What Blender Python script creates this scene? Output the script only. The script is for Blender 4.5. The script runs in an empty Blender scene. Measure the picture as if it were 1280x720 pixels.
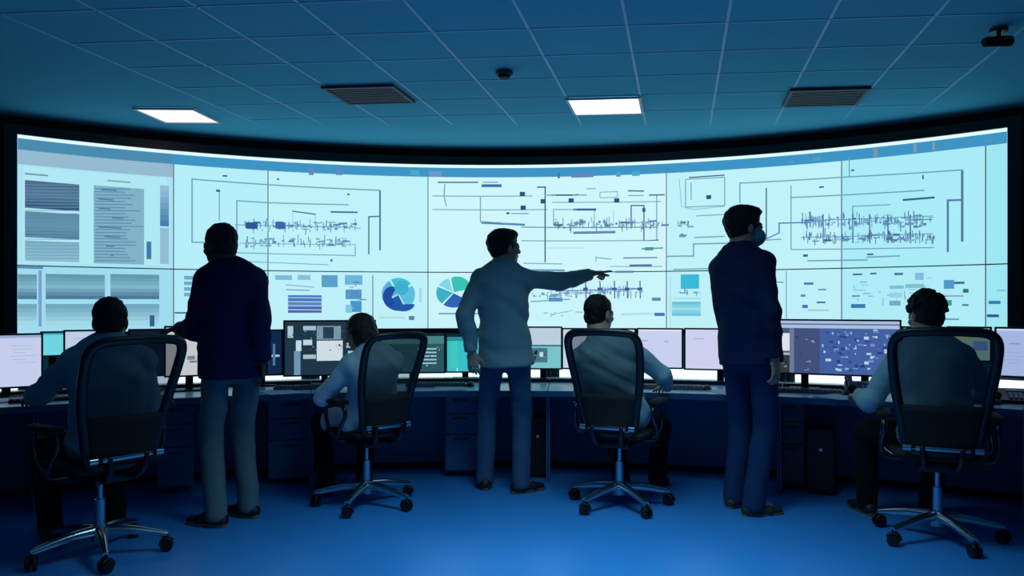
import bpy, bmesh, math, random
import numpy as np
from mathutils import Vector, Matrix

rnd = random.Random(7)
scene = bpy.context.scene
COL = scene.collection
F, HZ, CX, CAMH = 1000.0, 380.0, 640.0, 1.25

def P3(px, py, d):
    return Vector(((px - CX) * d / F, d, CAMH - (py - HZ) * d / F))

def lin(c):
    out = []
    for v in c:
        v = v / 255.0
        out.append(v / 12.92 if v <= 0.04045 else ((v + 0.055) / 1.055) ** 2.4)
    return out

# ------------------------------------------------------------------ materials
MATS = {}
def mat(name, rgb, rough=0.6, metal=0.0, spec=0.5, bump=0.0, bscale=60, var=0.0, vscale=4, coat=0.0):
    if name in MATS: return MATS[name]
    m = bpy.data.materials.new(name); m.use_nodes = True
    nt = m.node_tree; b = nt.nodes['Principled BSDF']
    c = lin(rgb) + [1]
    b.inputs['Base Color'].default_value = c
    b.inputs['Roughness'].default_value = rough
    b.inputs['Metallic'].default_value = metal
    b.inputs['Specular IOR Level'].default_value = spec
    b.inputs['Coat Weight'].default_value = coat
    tc = nt.nodes.new('ShaderNodeTexCoord')
    if var > 0:
        n = nt.nodes.new('ShaderNodeTexNoise'); n.inputs['Scale'].default_value = vscale; n.inputs['Detail'].default_value = 5
        nt.links.new(tc.outputs['Object'], n.inputs['Vector'])
        mx = nt.nodes.new('ShaderNodeMix'); mx.data_type = 'RGBA'
        mx.inputs[6].default_value = [v * (1 - var) for v in c[:3]] + [1]
        mx.inputs[7].default_value = [min(1, v * (1 + var)) for v in c[:3]] + [1]
        nt.links.new(n.outputs['Fac'], mx.inputs[0]); nt.links.new(mx.outputs[2], b.inputs['Base Color'])
    if bump > 0:
        n = nt.nodes.new('ShaderNodeTexNoise'); n.inputs['Scale'].default_value = bscale; n.inputs['Detail'].default_value = 4
        nt.links.new(tc.outputs['Object'], n.inputs['Vector'])
        bp = nt.nodes.new('ShaderNodeBump'); bp.inputs['Strength'].default_value = bump; bp.inputs['Distance'].default_value = 0.01
        nt.links.new(n.outputs['Fac'], bp.inputs['Height']); nt.links.new(bp.outputs['Normal'], b.inputs['Normal'])
    MATS[name] = m
    return m

def emi(rgb, k=1.0):
    name = 'display_%d_%d_%d_%d' % (*rgb, int(k * 100))
    if name in MATS: return MATS[name]
    m = bpy.data.materials.new(name); m.use_nodes = True
    nt = m.node_tree; nt.nodes.clear()
    e = nt.nodes.new('ShaderNodeEmission'); o = nt.nodes.new('ShaderNodeOutputMaterial')
    e.inputs[0].default_value = lin(rgb) + [1]; e.inputs[1].default_value = k
    nt.links.new(e.outputs[0], o.inputs[0])
    MATS[name] = m
    return m

def mesh_fabric(name, rgb, alpha):
    if name in MATS: return MATS[name]
    m = bpy.data.materials.new(name); m.use_nodes = True
    nt = m.node_tree; b = nt.nodes['Principled BSDF']; out = nt.nodes['Material Output']
    b.inputs['Base Color'].default_value = lin(rgb) + [1]; b.inputs['Roughness'].default_value = 0.85
    t = nt.nodes.new('ShaderNodeBsdfTransparent'); mx = nt.nodes.new('ShaderNodeMixShader')
    mx.inputs[0].default_value = alpha
    nt.links.new(t.outputs[0], mx.inputs[1]); nt.links.new(b.outputs[0], mx.inputs[2]); nt.links.new(mx.outputs[0], out.inputs[0])
    MATS[name] = m
    return m

# ------------------------------------------------------------------ object helpers
def link(name, me, parent=None, smooth=False, loc=None, rotz=None):
    o = bpy.data.objects.new(name, me); COL.objects.link(o)
    if parent is not None: o.parent = parent
    if loc is not None: o.location = loc
    if rotz is not None: o.rotation_euler = (0, 0, rotz)
    if smooth:
        me.polygons.foreach_set('use_smooth', [True] * len(me.polygons))
    return o

def from_bm(name, bm, mats, parent=None, smooth=False, loc=None, rotz=None, autosmooth=False):
    me = bpy.data.meshes.new(name)
    bmesh.ops.recalc_face_normals(bm, faces=bm.faces)
    bm.to_mesh(me); bm.free()
    for m in (mats if isinstance(mats, (list, tuple)) else [mats]): me.materials.append(m)
    if autosmooth:
        me.polygons.foreach_set('use_smooth', [True] * len(me.polygons))
        me.set_sharp_from_angle(angle=math.radians(40))
    return link(name, me, parent, smooth, loc, rotz)

def empty(name, label, cat, loc=(0, 0, 0), rotz=0, group=None):
    o = bpy.data.objects.new(name, None); COL.objects.link(o)
    o.empty_display_size = 0.1
    o.location = loc; o.rotation_euler = (0, 0, rotz)
    tag(o, label, cat, group); return o

def tag(o, label, cat, group=None):
    o['label'] = label; o['category'] = cat
    if group: o['group'] = group
    return o

def box(bm, c, s, bev=0.0, seg=2, rot=None, mi=0):
    r = bmesh.ops.create_cube(bm, size=1.0)
    vs = r['verts']
    M = Matrix.Translation(Vector(c)) @ (rot.to_4x4() if rot else Matrix.Identity(4)) @ Matrix.Diagonal((s[0], s[1], s[2], 1))
    bmesh.ops.transform(bm, matrix=M, verts=vs)
    fs = list({f for v in vs for f in v.link_faces})
    if bev > 0:
        es = list({e for v in vs for e in v.link_edges})
        r2 = bmesh.ops.bevel(bm, geom=es, offset=bev, segments=seg, affect='EDGES', profile=0.5)
        fs = list(set([f for f in fs if f.is_valid] + list(r2['faces'])))
    for f in fs: f.material_index = mi

def cyl(bm, p0, p1, r0, r1=None, seg=20, mi=0):
    if r1 is None: r1 = r0
    p0, p1 = Vector(p0), Vector(p1)
    a = (p1 - p0); L = a.length
    M = Matrix.Translation((p0 + p1) / 2) @ a.to_track_quat('Z', 'Y').to_matrix().to_4x4()
    r = bmesh.ops.create_cone(bm, cap_ends=True, segments=seg, radius1=r0, radius2=r1, depth=L, matrix=M)
    for f in {f for v in r['verts'] for f in v.link_faces}: f.material_index = mi

def smooth_path(pts, closed=False, n=6):
    pts = [Vector(p) for p in pts]; N = len(pts); out = []
    rng = range(N if closed else N - 1)
    for i in rng:
        if closed: a, b, c, d = pts[(i - 1) % N], pts[i], pts[(i + 1) % N], pts[(i + 2) % N]
        else: a, b, c, d = pts[max(i - 1, 0)], pts[i], pts[i + 1], pts[min(i + 2, N - 1)]
        for k in range(n):
            t = k / n
            out.append(0.5 * ((2 * b) + (c - a) * t + (2 * a - 5 * b + 4 * c - d) * t * t + (3 * b - a - 3 * c + d) * t ** 3))
    if not closed: out.append(pts[-1])
    return out

def tube(bm, pts, r, closed=False, seg=10, flat=1.0, n=6, mi=0):
    """sweep; r may be a list (interpolated along path); flat scales the section's second axis"""
    path = smooth_path(pts, closed, n) if n > 1 else [Vector(p) for p in pts]
    N = len(path); rings = []
    up = Vector((0.13, 0.31, 0.94)).normalized()
    prev = None
    for i, p in enumerate(path):
        a = path[(i - 1) % N] if (closed or i > 0) else path[0]
        b = path[(i + 1) % N] if (closed or i < N - 1) else path[-1]
        t = (b - a).normalized()
        if prev is None:
            x = t.cross(Vector((0, 1, 0)))
            if x.length < 0.2: x = t.cross(Vector((1, 0, 0)))
            x.normalize()
        else:
            x = (prev - t * prev.dot(t)).normalized()
        prev = x; y = t.cross(x)
        rr = r if not isinstance(r, (list, tuple)) else np.interp(i / max(1, N - 1), np.linspace(0, 1, len(r)), r)
        rings.append([bm.verts.new(p + x * rr * math.cos(q) + y * rr * flat * math.sin(q)) for q in [2 * math.pi * k / seg for k in range(seg)]])
    for i in range(N if closed else N - 1):
        A, B = rings[i], rings[(i + 1) % N]
        for k in range(seg):
            f = bm.faces.new((A[k], A[(k + 1) % seg], B[(k + 1) % seg], B[k])); f.material_index = mi
    if not closed:
        bm.faces.new(rings[0][::-1]).material_index = mi; bm.faces.new(rings[-1]).material_index = mi

# ------------------------------------------------------------------ room geometry constants
WC = (-0.22, 2.33); WR = 6.14            # video wall circle
DC = (-0.10, 0.55)                        # desk circle centre

def ray_circle(px, C, R):
    t = (px - CX) / F
    a = t * t + 1; b = -2 * (t * C[0] + C[1]); c = C[0] ** 2 + C[1] ** 2 - R * R
    d = (-b + math.sqrt(b * b - 4 * a * c)) / (2 * a)
    return t * d, d

def W(px, py):
    x, d = ray_circle(px, WC, WR)
    return math.atan2(x - WC[0], d - WC[1]), CAMH - (py - HZ) * d / F

def wpt(s, z, R=WR):
    return (WC[0] + R * math.sin(s), WC[1] + R * math.cos(s), z)

def arc_slab(bm, C, R0, R1, s0, s1, z0, z1, n, mi=0):
    """closed curved box between radii, angles and heights"""
    cols = []
    for i in range(n + 1):
        s = s0 + (s1 - s0) * i / n
        cols.append([bm.verts.new((C[0] + R * math.sin(s), C[1] + R * math.cos(s), z)) for R, z in ((R0, z0), (R1, z0), (R1, z1), (R0, z1))])
    for i in range(n):
        for k in range(4):
            bm.faces.new((cols[i][k], cols[i][(k + 1) % 4], cols[i + 1][(k + 1) % 4], cols[i + 1][k])).material_index = mi
    bm.faces.new(cols[0][::-1]).material_index = mi; bm.faces.new(cols[-1]).material_index = mi

# ------------------------------------------------------------------ the setting
def struct(o):
    o['kind'] = 'structure'; return o

m_floor = mat('blue_floor', (54, 134, 212), rough=0.33, spec=1.0, var=0.10, vscale=1.2, bump=0.05, bscale=25)
m_ceil = mat('ceiling_tile', (92, 186, 214), rough=0.95, spec=0.1, bump=0.15, bscale=90, var=0.08, vscale=2)
m_bar = mat('ceiling_bar', (110, 190, 225), rough=0.5)
m_wall = mat('dark_wall_paint', (14, 24, 40), rough=0.8, bump=0.1, bscale=30)
m_black = mat('black_plastic', (10, 12, 16), rough=0.45)

bm = bmesh.new(); box(bm, (-0.2, 3.6, -0.05), (13.2, 12.6, 0.1))
struct(from_bm('floor', bm, m_floor))
CEIL = 2.90
bm = bmesh.new(); box(bm, (-0.2, 3.6, CEIL + 0.06), (13.2, 12.6, 0.1))
ceil = struct(from_bm('ceiling', bm, m_ceil))
# tile grid of T bars
def Xk(k, d): return 0.595 * k + 0.21 * (d - 4.34)
def Dj(j, x): return 4.82 + 0.528 * j - 0.10 * (x - 0.2)
bm = bmesh.new()
def bar(a, b, w=0.022):
    a, b = Vector(a), Vector(b); t = (b - a).normalized(); n = Vector((-t.y, t.x, 0)) * w / 2
    z0, z1 = CEIL + 0.0065, CEIL + 0.014
    v = [bm.verts.new((p.x, p.y, z)) for z in (z0, z1) for p in (a - n, a + n, b + n, b - n)]
    for q in ((0, 1, 2, 3), (7, 6, 5, 4), (0, 4, 5, 1), (1, 5, 6, 2), (2, 6, 7, 3), (3, 7, 4, 0)): bm.faces.new([v[i] for i in q])
for k in range(-5, 6):
    bar((Xk(k, 2.0), 2.0, 0), (Xk(k, 7.4), 7.4, 0), 0.018)
for j in range(-5, 5):
    a = Dj(j, -2.6); b = Dj(j, 2.9)
    bar((Xk(-5, a), a, 0), (Xk(5, b), b, 0), 0.010)
struct(from_bm('ceiling_grid', bm, m_bar, ceil))

bm = bmesh.new(); arc_slab(bm, WC, 6.32, 6.5, math.radians(-90), math.radians(90), 0, 2.95, 72)
struct(from_bm('wall_back', bm, m_wall))
bm = bmesh.new(); box(bm, (WC[0] - 6.41, 0.3, 1.475), (0.18, 4.06, 2.95)); struct(from_bm('wall_left', bm, m_wall))
bm = bmesh.new(); box(bm, (WC[0] + 6.41, 0.3, 1.475), (0.18, 4.06, 2.95)); struct(from_bm('wall_right', bm, m_wall))

# ceiling lights, vents, sprinkler, camera
def cell_pts(x0, x1, d0, d1, sk=0.21, m=-0.10):
    """parallelogram cell aligned with the skewed tile grid"""
    xm, dm = (x0 + x1) / 2, (d0 + d1) / 2
    f = lambda x, d: (x + sk * (d - dm), d + m * (x - xm))
    return [f(x0, d0), f(x1, d0), f(x1, d1), f(x0, d1)]

def prism(bm, pts, z0, z1, mi=0):
    a = [bm.verts.new((x, y, z0)) for x, y in pts]; b = [bm.verts.new((x, y, z1)) for x, y in pts]; n = len(pts)
    bm.faces.new(a[::-1]).material_index = mi; bm.faces.new(b).material_index = mi
    for i in range(n): bm.faces.new((a[i], a[(i + 1) % n], b[(i + 1) % n], b[i])).material_index = mi

def shrink(pts, k):
    cx = sum(p[0] for p in pts) / 4; cy = sum(p[1] for p in pts) / 4
    return [(cx + (x - cx) * k, cy + (y - cy) * k) for x, y in pts]

m_frame = mat('light_frame', (190, 205, 215), rough=0.5)
def ring(bm, po, pi_, z0, z1):
    vo = [[bm.verts.new((x, y, z)) for x, y in po] for z in (z0, z1)]; vi = [[bm.verts.new((x, y, z)) for x, y in pi_] for z in (z0, z1)]
    for i in range(4):
        j = (i + 1) % 4
        bm.faces.new((vo[0][i], vo[0][j], vi[0][j], vi[0][i])); bm.faces.new((vo[1][i], vi[1][i], vi[1][j], vo[1][j]))
        bm.faces.new((vo[0][i], vo[1][i], vo[1][j], vo[0][j])); bm.faces.new((vi[0][i], vi[0][j], vi[1][j], vi[1][i]))

def ceiling_light(x0, x1, d0, d1, rgb, k, label, sk=0.21, m=-0.10):
    pts = cell_pts(x0, x1, d0, d1, sk, m); cx = sum(p[0] for p in pts) / 4; cy = sum(p[1] for p in pts) / 4
    t = empty('ceiling_light', label, 'ceiling light', (cx, cy, CEIL), group=None)
    loc = [(x - cx, y - cy) for x, y in pts]
    bm = bmesh.new(); ring(bm, loc, shrink(loc, 0.93), -0.012, 0.004); from_bm('frame', bm, m_frame, t)
    bm = bmesh.new(); prism(bm, shrink(loc, 0.935), -0.006, 0.002); from_bm('diffuser', bm, emi(rgb, k), t)
ceiling_light(0.485, 1.08, 6.40, 6.93, (255, 252, 252), 1.8, 'square recessed ceiling light, bright white, right of the middle above the pointing man')
ceiling_light(-3.17, -2.66, 6.74, 7.26, (255, 240, 242), 1.15, 'square recessed ceiling light with a pink tint, above the far left of the video wall', sk=0.10, m=0.03)

m_vent = mat('vent_metal', (22, 48, 74), rough=0.6)
m_ventd = mat('vent_dark', (8, 18, 32), rough=0.8)
def vent(x0, x1, d0, d1, label):
    pts = cell_pts(x0, x1, d0, d1); cx = sum(p[0] for p in pts) / 4; cy = sum(p[1] for p in pts) / 4
    t = empty('ceiling_vent', label, 'vent', (cx, cy, CEIL))
    loc = [(x - cx, y - cy) for x, y in pts]
    bm = bmesh.new(); ring(bm, loc, shrink(loc, 0.9), -0.014, 0.004); from_bm('frame', bm, m_vent, t)
    bm = bmesh.new(); prism(bm, shrink(loc, 0.9), 0.0, 0.004); from_bm('backing', bm, m_ventd, t)
    bm = bmesh.new()
    L = shrink(loc, 0.9)
    for i in range(9):
        u0 = (i + 0.2) / 9; u1 = (i + 0.75) / 9
        q = [tuple(Vector(L[0]).lerp(Vector(L[3]), u0)), tuple(Vector(L[1]).lerp(Vector(L[2]), u0)), tuple(Vector(L[1]).lerp(Vector(L[2]), u1)), tuple(Vector(L[0]).lerp(Vector(L[3]), u1))]
        prism(bm, q, -0.010, -0.002)
    from_bm('louvre', bm, m_vent, t)
vent(-1.40, -0.84, 6.05, 6.55, 'dark square air vent in the ceiling, left of the middle')
vent(2.19, 2.79, 6.12, 6.62, 'dark square air vent in the ceiling, on the right side')

t = empty('smoke_detector', 'small round dark smoke detector on a ceiling tile left of the bright light', 'smoke detector', (-0.055, 5.69, CEIL))
bm = bmesh.new(); cyl(bm, (0, 0, 0.0), (0, 0, -0.02), 0.062, 0.062, 28); from_bm('base', bm, m_vent, t, autosmooth=True)
bm = bmesh.new(); cyl(bm, (0, 0, -0.02), (0, 0, -0.045), 0.05, 0.035, 28); from_bm('sensor_cap', bm, m_ventd, t, autosmooth=True)
t = empty('security_camera', 'black security camera hanging from the ceiling in the top right corner', 'security camera', (2.92, 4.80, CEIL))
bm = bmesh.new(); cyl(bm, (0, 0, 0), (0, 0, -0.02), 0.05, 0.05, 24); cyl(bm, (0, 0, -0.02), (0, 0, -0.05), 0.012, 0.012, 12); from_bm('mount', bm, m_black, t, autosmooth=True)
bm = bmesh.new(); cyl(bm, (0.08, 0.02, -0.065), (-0.09, -0.02, -0.085), 0.033, 0.03, 20); from_bm('camera_body', bm, m_black, t, autosmooth=True)
bm = bmesh.new(); cyl(bm, (-0.088, -0.0195, -0.0845), (-0.102, -0.023, -0.0865), 0.022, 0.022, 20); from_bm('lens', bm, mat('lens_glass', (4, 5, 8), rough=0.1), t, autosmooth=True)

# ------------------------------------------------------------------ video wall
S0 = W(21, 300)[0]; S1 = W(1260, 300)[0]
ZT, ZM, ZB = 2.72, 1.585, 0.995
seam_px = [21, 217, 335, 535, 833, 1052, 1232, 1260]
seams = [W(p, 300)[0] for p in seam_px]; seams[0] = S0; seams[-1] = S1
base_up = [(170, 226, 244), (182, 238, 250), (190, 243, 252), (206, 246, 252), (192, 242, 251), (170, 236, 247), (158, 230, 243)]
base_lo = [(160, 220, 240), (178, 234, 248), (190, 240, 250), (202, 244, 251), (190, 240, 250), (174, 236, 247), (158, 230, 243)]
vw = empty('video_wall', 'huge curved video wall of tiled displays showing pale blue diagrams and charts', 'video wall', wpt(0, ZB))
vwl = Vector(vw.location)
panels = {}
class Panel:
    def __init__(s): s.v = []; s.f = []; s.m = []; s.mats = []
    def mi(s, m):
        if m not in s.mats: s.mats.append(m)
        return s.mats.index(m)
for i in range(7):
    for r in (0, 1): panels[(i, r)] = Panel()
GAP = 0.0013
def quad_on(pn, s0, s1, z00, z01, z10, z11, R, m, both=False):
    """quad from s0 (z00 bottom..z01 top) to s1 (z10..z11)"""
    b = len(pn.v)
    pn.v += [wpt(s0, z00, R), wpt(s1, z10, R), wpt(s1, z11, R), wpt(s0, z01, R)]
    pn.f.append((b, b + 1, b + 2, b + 3)); pn.m.append(pn.mi(m))
def pick(s, z):
    i = 0
    for k in range(7):
        if s >= seams[k]: i = k
    return panels[(min(i, 6), 0 if z > ZM else 1)]
for i in range(7):
    for r in (0, 1):
        pn = panels[(i, r)]; a, b = seams[i] + GAP / 2, seams[i + 1] - GAP / 2
        z0, z1 = (ZM + 0.005, ZT) if r == 0 else (ZB, ZM - 0.005)
        m = emi((base_up if r == 0 else base_lo)[i], 1.0)
        n = max(1, int((b - a) / 0.03))
        for k in range(n):
            u0, u1 = a + (b - a) * k / n, a + (b - a) * (k + 1) / n
            quad_on(pn, u0, u1, z0, z1, z0, z1, WR, m)
        for (q0, q1) in ((a, a), (b, b)):       # rims
            bb = len(pn.v); pn.v += [wpt(q0, z0), wpt(q0, z1), wpt(q0, z1, WR + 0.06), wpt(q0, z0, WR + 0.06)]
            pn.f.append((bb, bb + 1, bb + 2, bb + 3)); pn.m.append(pn.mi(m_black))
LAY = [0]
def Rl(l): return WR - 0.003 - 0.0016 * l
def poly(pts, rgb, w=0.011, l=2):
    """line through photo points laid on the curved surface"""
    m = emi(rgb); q = [W(*p) for p in pts]
    for (sa, za), (sb, zb) in zip(q, q[1:]):
        ds = (sb - sa) * WR; L = math.hypot(ds, zb - za)
        if L < 1e-5: continue
        if abs(ds) >= abs(zb - za):
            if sa > sb: sa, za, sb, zb = sb, zb, sa, za
            n = max(1, int(abs(ds) / 0.15))
            for k in range(n):
                t0, t1 = k / n, (k + 1) / n
                u0, u1 = sa + (sb - sa) * t0, sa + (sb - sa) * t1; y0, y1 = za + (zb - za) * t0, za + (zb - za) * t1
                quad_on(pick((u0 + u1) / 2, (y0 + y1) / 2), u0 - w / 2 / WR * (k == 0), u1 + w / 2 / WR * (k == n - 1), y0 - w / 2, y0 + w / 2, y1 - w / 2, y1 + w / 2, Rl(l), m)
        else:
            if za > zb: sa, za, sb, zb = sb, zb, sa, za
            h = w / 2 / WR
            pn = pick((sa + sb) / 2, (za + zb) / 2); b = len(pn.v)
            pn.v += [wpt(sa - h, za, Rl(l)), wpt(sa + h, za, Rl(l)), wpt(sb + h, zb, Rl(l)), wpt(sb - h, zb, Rl(l))]
            pn.f.append((b, b + 1, b + 2, b + 3)); pn.m.append(pn.mi(m))
def rect(x0, y0, x1, y1, rgb, l=1, clip=True):
    m = emi(rgb); xm = (x0 + x1) / 2
    sa, sb = W(x0, y0)[0], W(x1, y0)[0]; za, zb = W(xm, y1)[1], W(xm, y0)[1]
    rect_s(sa, sb, za, zb, m, l)
def rect_s(sa, sb, za, zb, m, l):
    cuts = [sa] + [s for s in seams[1:-1] if sa < s < sb] + [sb]
    for a, b in zip(cuts, cuts[1:]):
        n = max(1, int((b - a) * WR / 0.18))
        for k in range(n):
            u0, u1 = a + (b - a) * k / n, a + (b - a) * (k + 1) / n
            quad_on(pick((u0 + u1) / 2, (za + zb) / 2), u0, u1, za, zb, za, zb, Rl(l), m)
def mixc(a, b, t): return tuple(int(a[i] + (b[i] - a[i]) * t) for i in range(3))
def grad(x0, y0, x1, y1, c0, c1, n=6, l=1, c2=None):
    for k in range(n):
        t = k / max(1, n - 1)
        c = mixc(c0, c1, t) if c2 is None else (mixc(c0, c1, t * 2) if t < .5 else mixc(c1, c2, t * 2 - 1))
        rect(x0, y0 + (y1 - y0) * k / n, x1, y0 + (y1 - y0) * (k + 1) / n, c, l)
def frame(x0, y0, x1, y1, rgb, w=0.01, l=2):
    (sa, _), (sb, _) = W(x0, y0), W(x1, y0)
    # corner heights share the mid pixel's depth so the box stays level on the wall
    za, zb = W((x0 + x1) / 2, y1)[1], W((x0 + x1) / 2, y0)[1]; m = emi(rgb); h = w / 2
    rect_s(sa, sb, zb - h, zb + h, m, l); rect_s(sa, sb, za - h, za + h, m, l)
    rect_s(sa - h / WR, sa + h / WR, za, zb, m, l); rect_s(sb - h / WR, sb + h / WR, za, zb, m, l)
def clutter(x0, y0, x1, y1, n, rgb, vert=0.5, big=1.0, l=3):
    for _ in range(n):
        x = rnd.uniform(x0, x1); y = y0 + (y1 - y0) * (0.5 + 0.5 * rnd.uniform(-1, 1) * rnd.random() ** .5)
        c = mixc(rgb, (150, 205, 228), 0.25 + rnd.random() * 0.6)
        if rnd.random() < vert: poly([(x, y - rnd.uniform(1, 6) * big), (x + rnd.uniform(-.8, .8), y + rnd.uniform(1, 6) * big)], c, 0.009, l)
        elif rnd.random() < 0.6: poly([(x, y), (x + rnd.uniform(2, 9) * big, y + rnd.uniform(-.7, .7))], c, rnd.choice([.008, .012, .02]), l)
        else: rect(x, y, x + rnd.uniform(1.2, 3.5) * big, y + rnd.uniform(1, 3.4) * big, c, l)

LN = (112, 165, 184); DK = (58, 96, 138); NV = (50, 86, 148)
# header bands along the whole top
mh = emi((62, 148, 196)); mw = emi((222, 250, 254), 1.05)
rect_s(S0 + .001, S1 - .001, 2.590, 2.688, mh, 1)
rect_s(S0 + .001, S1 - .001, 2.688, ZT - 0.001, mw, 1)
rect_s(S0 + .001, seams[1] - .002, 2.590, 2.688, emi((74, 140, 176)), 2)
for x0, x1, y0, y1, c in ((386, 392, 208, 219, (150, 120, 190)), (420, 428, 209, 219, (120, 130, 190)), (513, 524, 211, 219, (90, 190, 215)), (536, 552, 212, 221, (150, 160, 205)),
                          (714, 742, 214, 222, (130, 120, 195)), (770, 776, 213, 221, (80, 180, 210)), (790, 800, 212, 220, (84, 190, 215)), (697, 700, 214, 223, (40, 100, 150)),
                          (1016, 1026, 195, 201, (120, 160, 195)), (1092, 1097, 184, 196, (214, 150, 130)), (1142, 1146, 178, 190, (190, 160, 150)), (1166, 1169, 176, 188, (222, 160, 120)),
                          (1232, 1240, 172, 178, (90, 150, 180)), (985, 992, 199, 204, (110, 165, 200))):
    rect(x0, y0 + 2, x1, y1, mixc(c, (62, 148, 196), .5), 3)
# --- far left display: dashboards
rect(22, 193, 216, 214, (150, 186, 208), 1)
rect(29, 216, 208, 330, (176, 232, 244), 1)
rect(31, 217.5, 60, 219.5, (120, 150, 170), 3)
grad(31, 228, 99, 262, (78, 108, 140), (84, 120, 150), 7, 2, (56, 88, 126))
grad(31, 266, 99, 298, (92, 138, 164), (98, 146, 170), 7, 2, (84, 128, 158))
grad(31, 302, 99, 327, (128, 178, 200), (138, 190, 208), 6, 2)
for y in range(231, 326, 4): poly([(32, y), (98, y + 0.4)], (100, 150, 176), 0.005, 4)
rect(117, 234, 180, 330, (128, 178, 200), 2)
for k in range(24):
    y = 236 + k * 3.9
    poly([(119, y), (119 + rnd.uniform(35, 60), y + .4)], (88, 138, 168), 0.009, 4)
    if k % 3 == 0: rect(121 + rnd.uniform(0, 30), y + 1, 126 + rnd.uniform(0, 30), y + 2.5, (80, 120, 160), 4)
rect(134, 226, 163, 228, (130, 170, 190), 3)
grad(200, 232, 211, 283, (150, 190, 214), (70, 130, 176), 7, 2)
rect(200, 285, 211, 330, (146, 190, 210), 2)
rect(183, 302, 189, 324, (72, 118, 170), 3)
poly([(22, 334), (52, 335)], (90, 140, 170), 0.02, 3)
for x0, x1 in ((22, 46), (57, 131), (138, 199)):
    grad(x0, 343, x1, 374, (98, 152, 176), (128, 182, 202), 7, 1, (76, 122, 152))
    grad(x0, 380, x1, 406, (112, 166, 190), (160, 214, 230), 5, 1)
poly([(50, 338), (50, 408)], (120, 160, 200), 0.025, 2)
rect(187, 394, 193, 408, (56, 96, 140), 3)
# --- left schematic (217-480)
poly([(240, 224), (240, 303), (255, 303)], LN, 0.013); poly([(240, 224), (335, 231), (475, 238), (475, 312)], LN, 0.013)
poly([(475, 238), (475, 313)], (80, 120, 140), 0.018); poly([(461, 318), (461, 271), (475, 270.5)], (80, 120, 140), 0.014)
poly([(274, 238), (274, 276)], LN, 0.010); rect(270, 237, 275, 240, DK, 3)
poly([(296, 296), (296, 251), (336, 253.5), (435, 256)], LN, 0.012)
poly([(297, 316), (444, 319.5), (444, 308)], LN, 0.010); poly([(310, 327), (410, 331)], LN, 0.008)
poly([(366, 264), (394, 268)], DK, 0.012); poly([(414, 265), (446, 265.5)], DK, 0.016)
poly([(366, 266), (366, 290)], (140, 190, 220), 0.006); poly([(394, 268), (394, 288)], (140, 190, 220), 0.006)
poly([(294, 281), (444, 284)], (110, 150, 185), 0.008); poly([(300, 304), (445, 306)], (120, 170, 195), 0.008)
rect(307, 278, 322, 286, NV, 4); rect(344, 278, 357, 286, (60, 100, 180), 4)
clutter(306, 276, 446, 290, 90, NV); clutter(306, 297, 446, 309, 85, (60, 96, 150))
rect(346, 223, 349, 225, DK, 3); rect(434, 242, 437, 244, DK, 3); rect(278, 219, 284, 221, DK, 3); rect(413, 324, 415.5, 327, DK, 3)
# --- middle schematic (535-830)
poly([(548, 228), (597, 228)], (60, 110, 140), 0.014); rect(602, 230.5, 627, 234, (52, 110, 170), 3); poly([(604, 228), (622, 228)], (110, 140, 170), .01)
poly([(556, 230), (555, 246), (558, 258)], LN, 0.012); poly([(541, 245), (665, 245)], LN, 0.010); poly([(541, 262), (684, 262)], LN, 0.010)
poly([(600.5, 246), (600.5, 277), (644, 280)], LN, 0.011); poly([(603, 278.5), (655, 281)], (80, 130, 190), 0.022)
for x, y in ((653, 243), (654, 260), (679, 252), (771, 251), (714, 251)): rect(x - 3.3, y - 3, x + 3.3, y + 2.5, (44, 84, 124), 4)
poly([(640, 267), (660, 267)], LN, .012); rect(633, 265.5, 637, 268, DK, 4)
poly([(681.5, 233), (681.5, 328)], (66, 100, 128), 0.014, 3); poly([(672, 234), (681, 234)], DK, .014)
poly([(652, 284), (820, 284)], (90, 130, 160), 0.010); poly([(690, 244), (720, 244), (722, 243)], DK, .016); poly([(691, 253), (826, 252)], LN, 0.009)
poly([(684, 244), (733, 244)], LN, .012); poly([(734, 236), (744, 236)], LN, .01); frame(750, 240, 772, 247, LN, .008); poly([(786, 238.5), (804, 239)], (80, 140, 150), .016)
poly([(786, 244.5), (804, 244.5)], LN, .01); poly([(812, 244), (830, 243.5)], (70, 110, 130), .014); poly([(821, 244), (821, 300)], LN, .011)
poly([(692, 282), (692, 262), (738, 262)], LN, .01); poly([(718, 262), (744, 262)], DK, .022); poly([(743, 262), (743, 284)], LN, .008); poly([(767, 262), (767, 284)], (140, 190, 210), .006)
poly([(789, 286), (789, 257), (805, 257), (805, 300)], (66, 96, 130), .012); rect(803, 260, 807, 265, DK, 4)
poly([(804, 301), (823, 300)], (80, 120, 150), .010); poly([(652, 301), (822, 300.5)], LN, .010)
poly([(718, 291), (768, 290)], (100, 150, 190), .026); poly([(718, 292), (768, 291)], DK, .007, 4)
clutter(692, 274, 828, 286, 120, (54, 82, 122), vert=.45)
poly([(684, 310), (730, 310)], (170, 200, 220), .006); poly([(803, 311), (828, 310)], (90, 170, 170), .016); rect(806, 309, 817, 313, (70, 150, 150), 4)
poly([(655, 329), (702, 330)], LN, .010); poly([(654, 337.5), (705, 338)], (90, 150, 190), .018)
poly([(780, 322.5), (821, 322)], (90, 120, 170), .012); rect(787, 330.5, 815, 333.5, (78, 120, 160), 4); poly([(746, 322), (764, 324)], LN, .010); poly([(763, 333), (828, 333)], LN, .008)
rect(769, 338.5, 792, 341, (90, 130, 170), 4); poly([(745, 328), (745, 320)], LN, .008)
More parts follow.
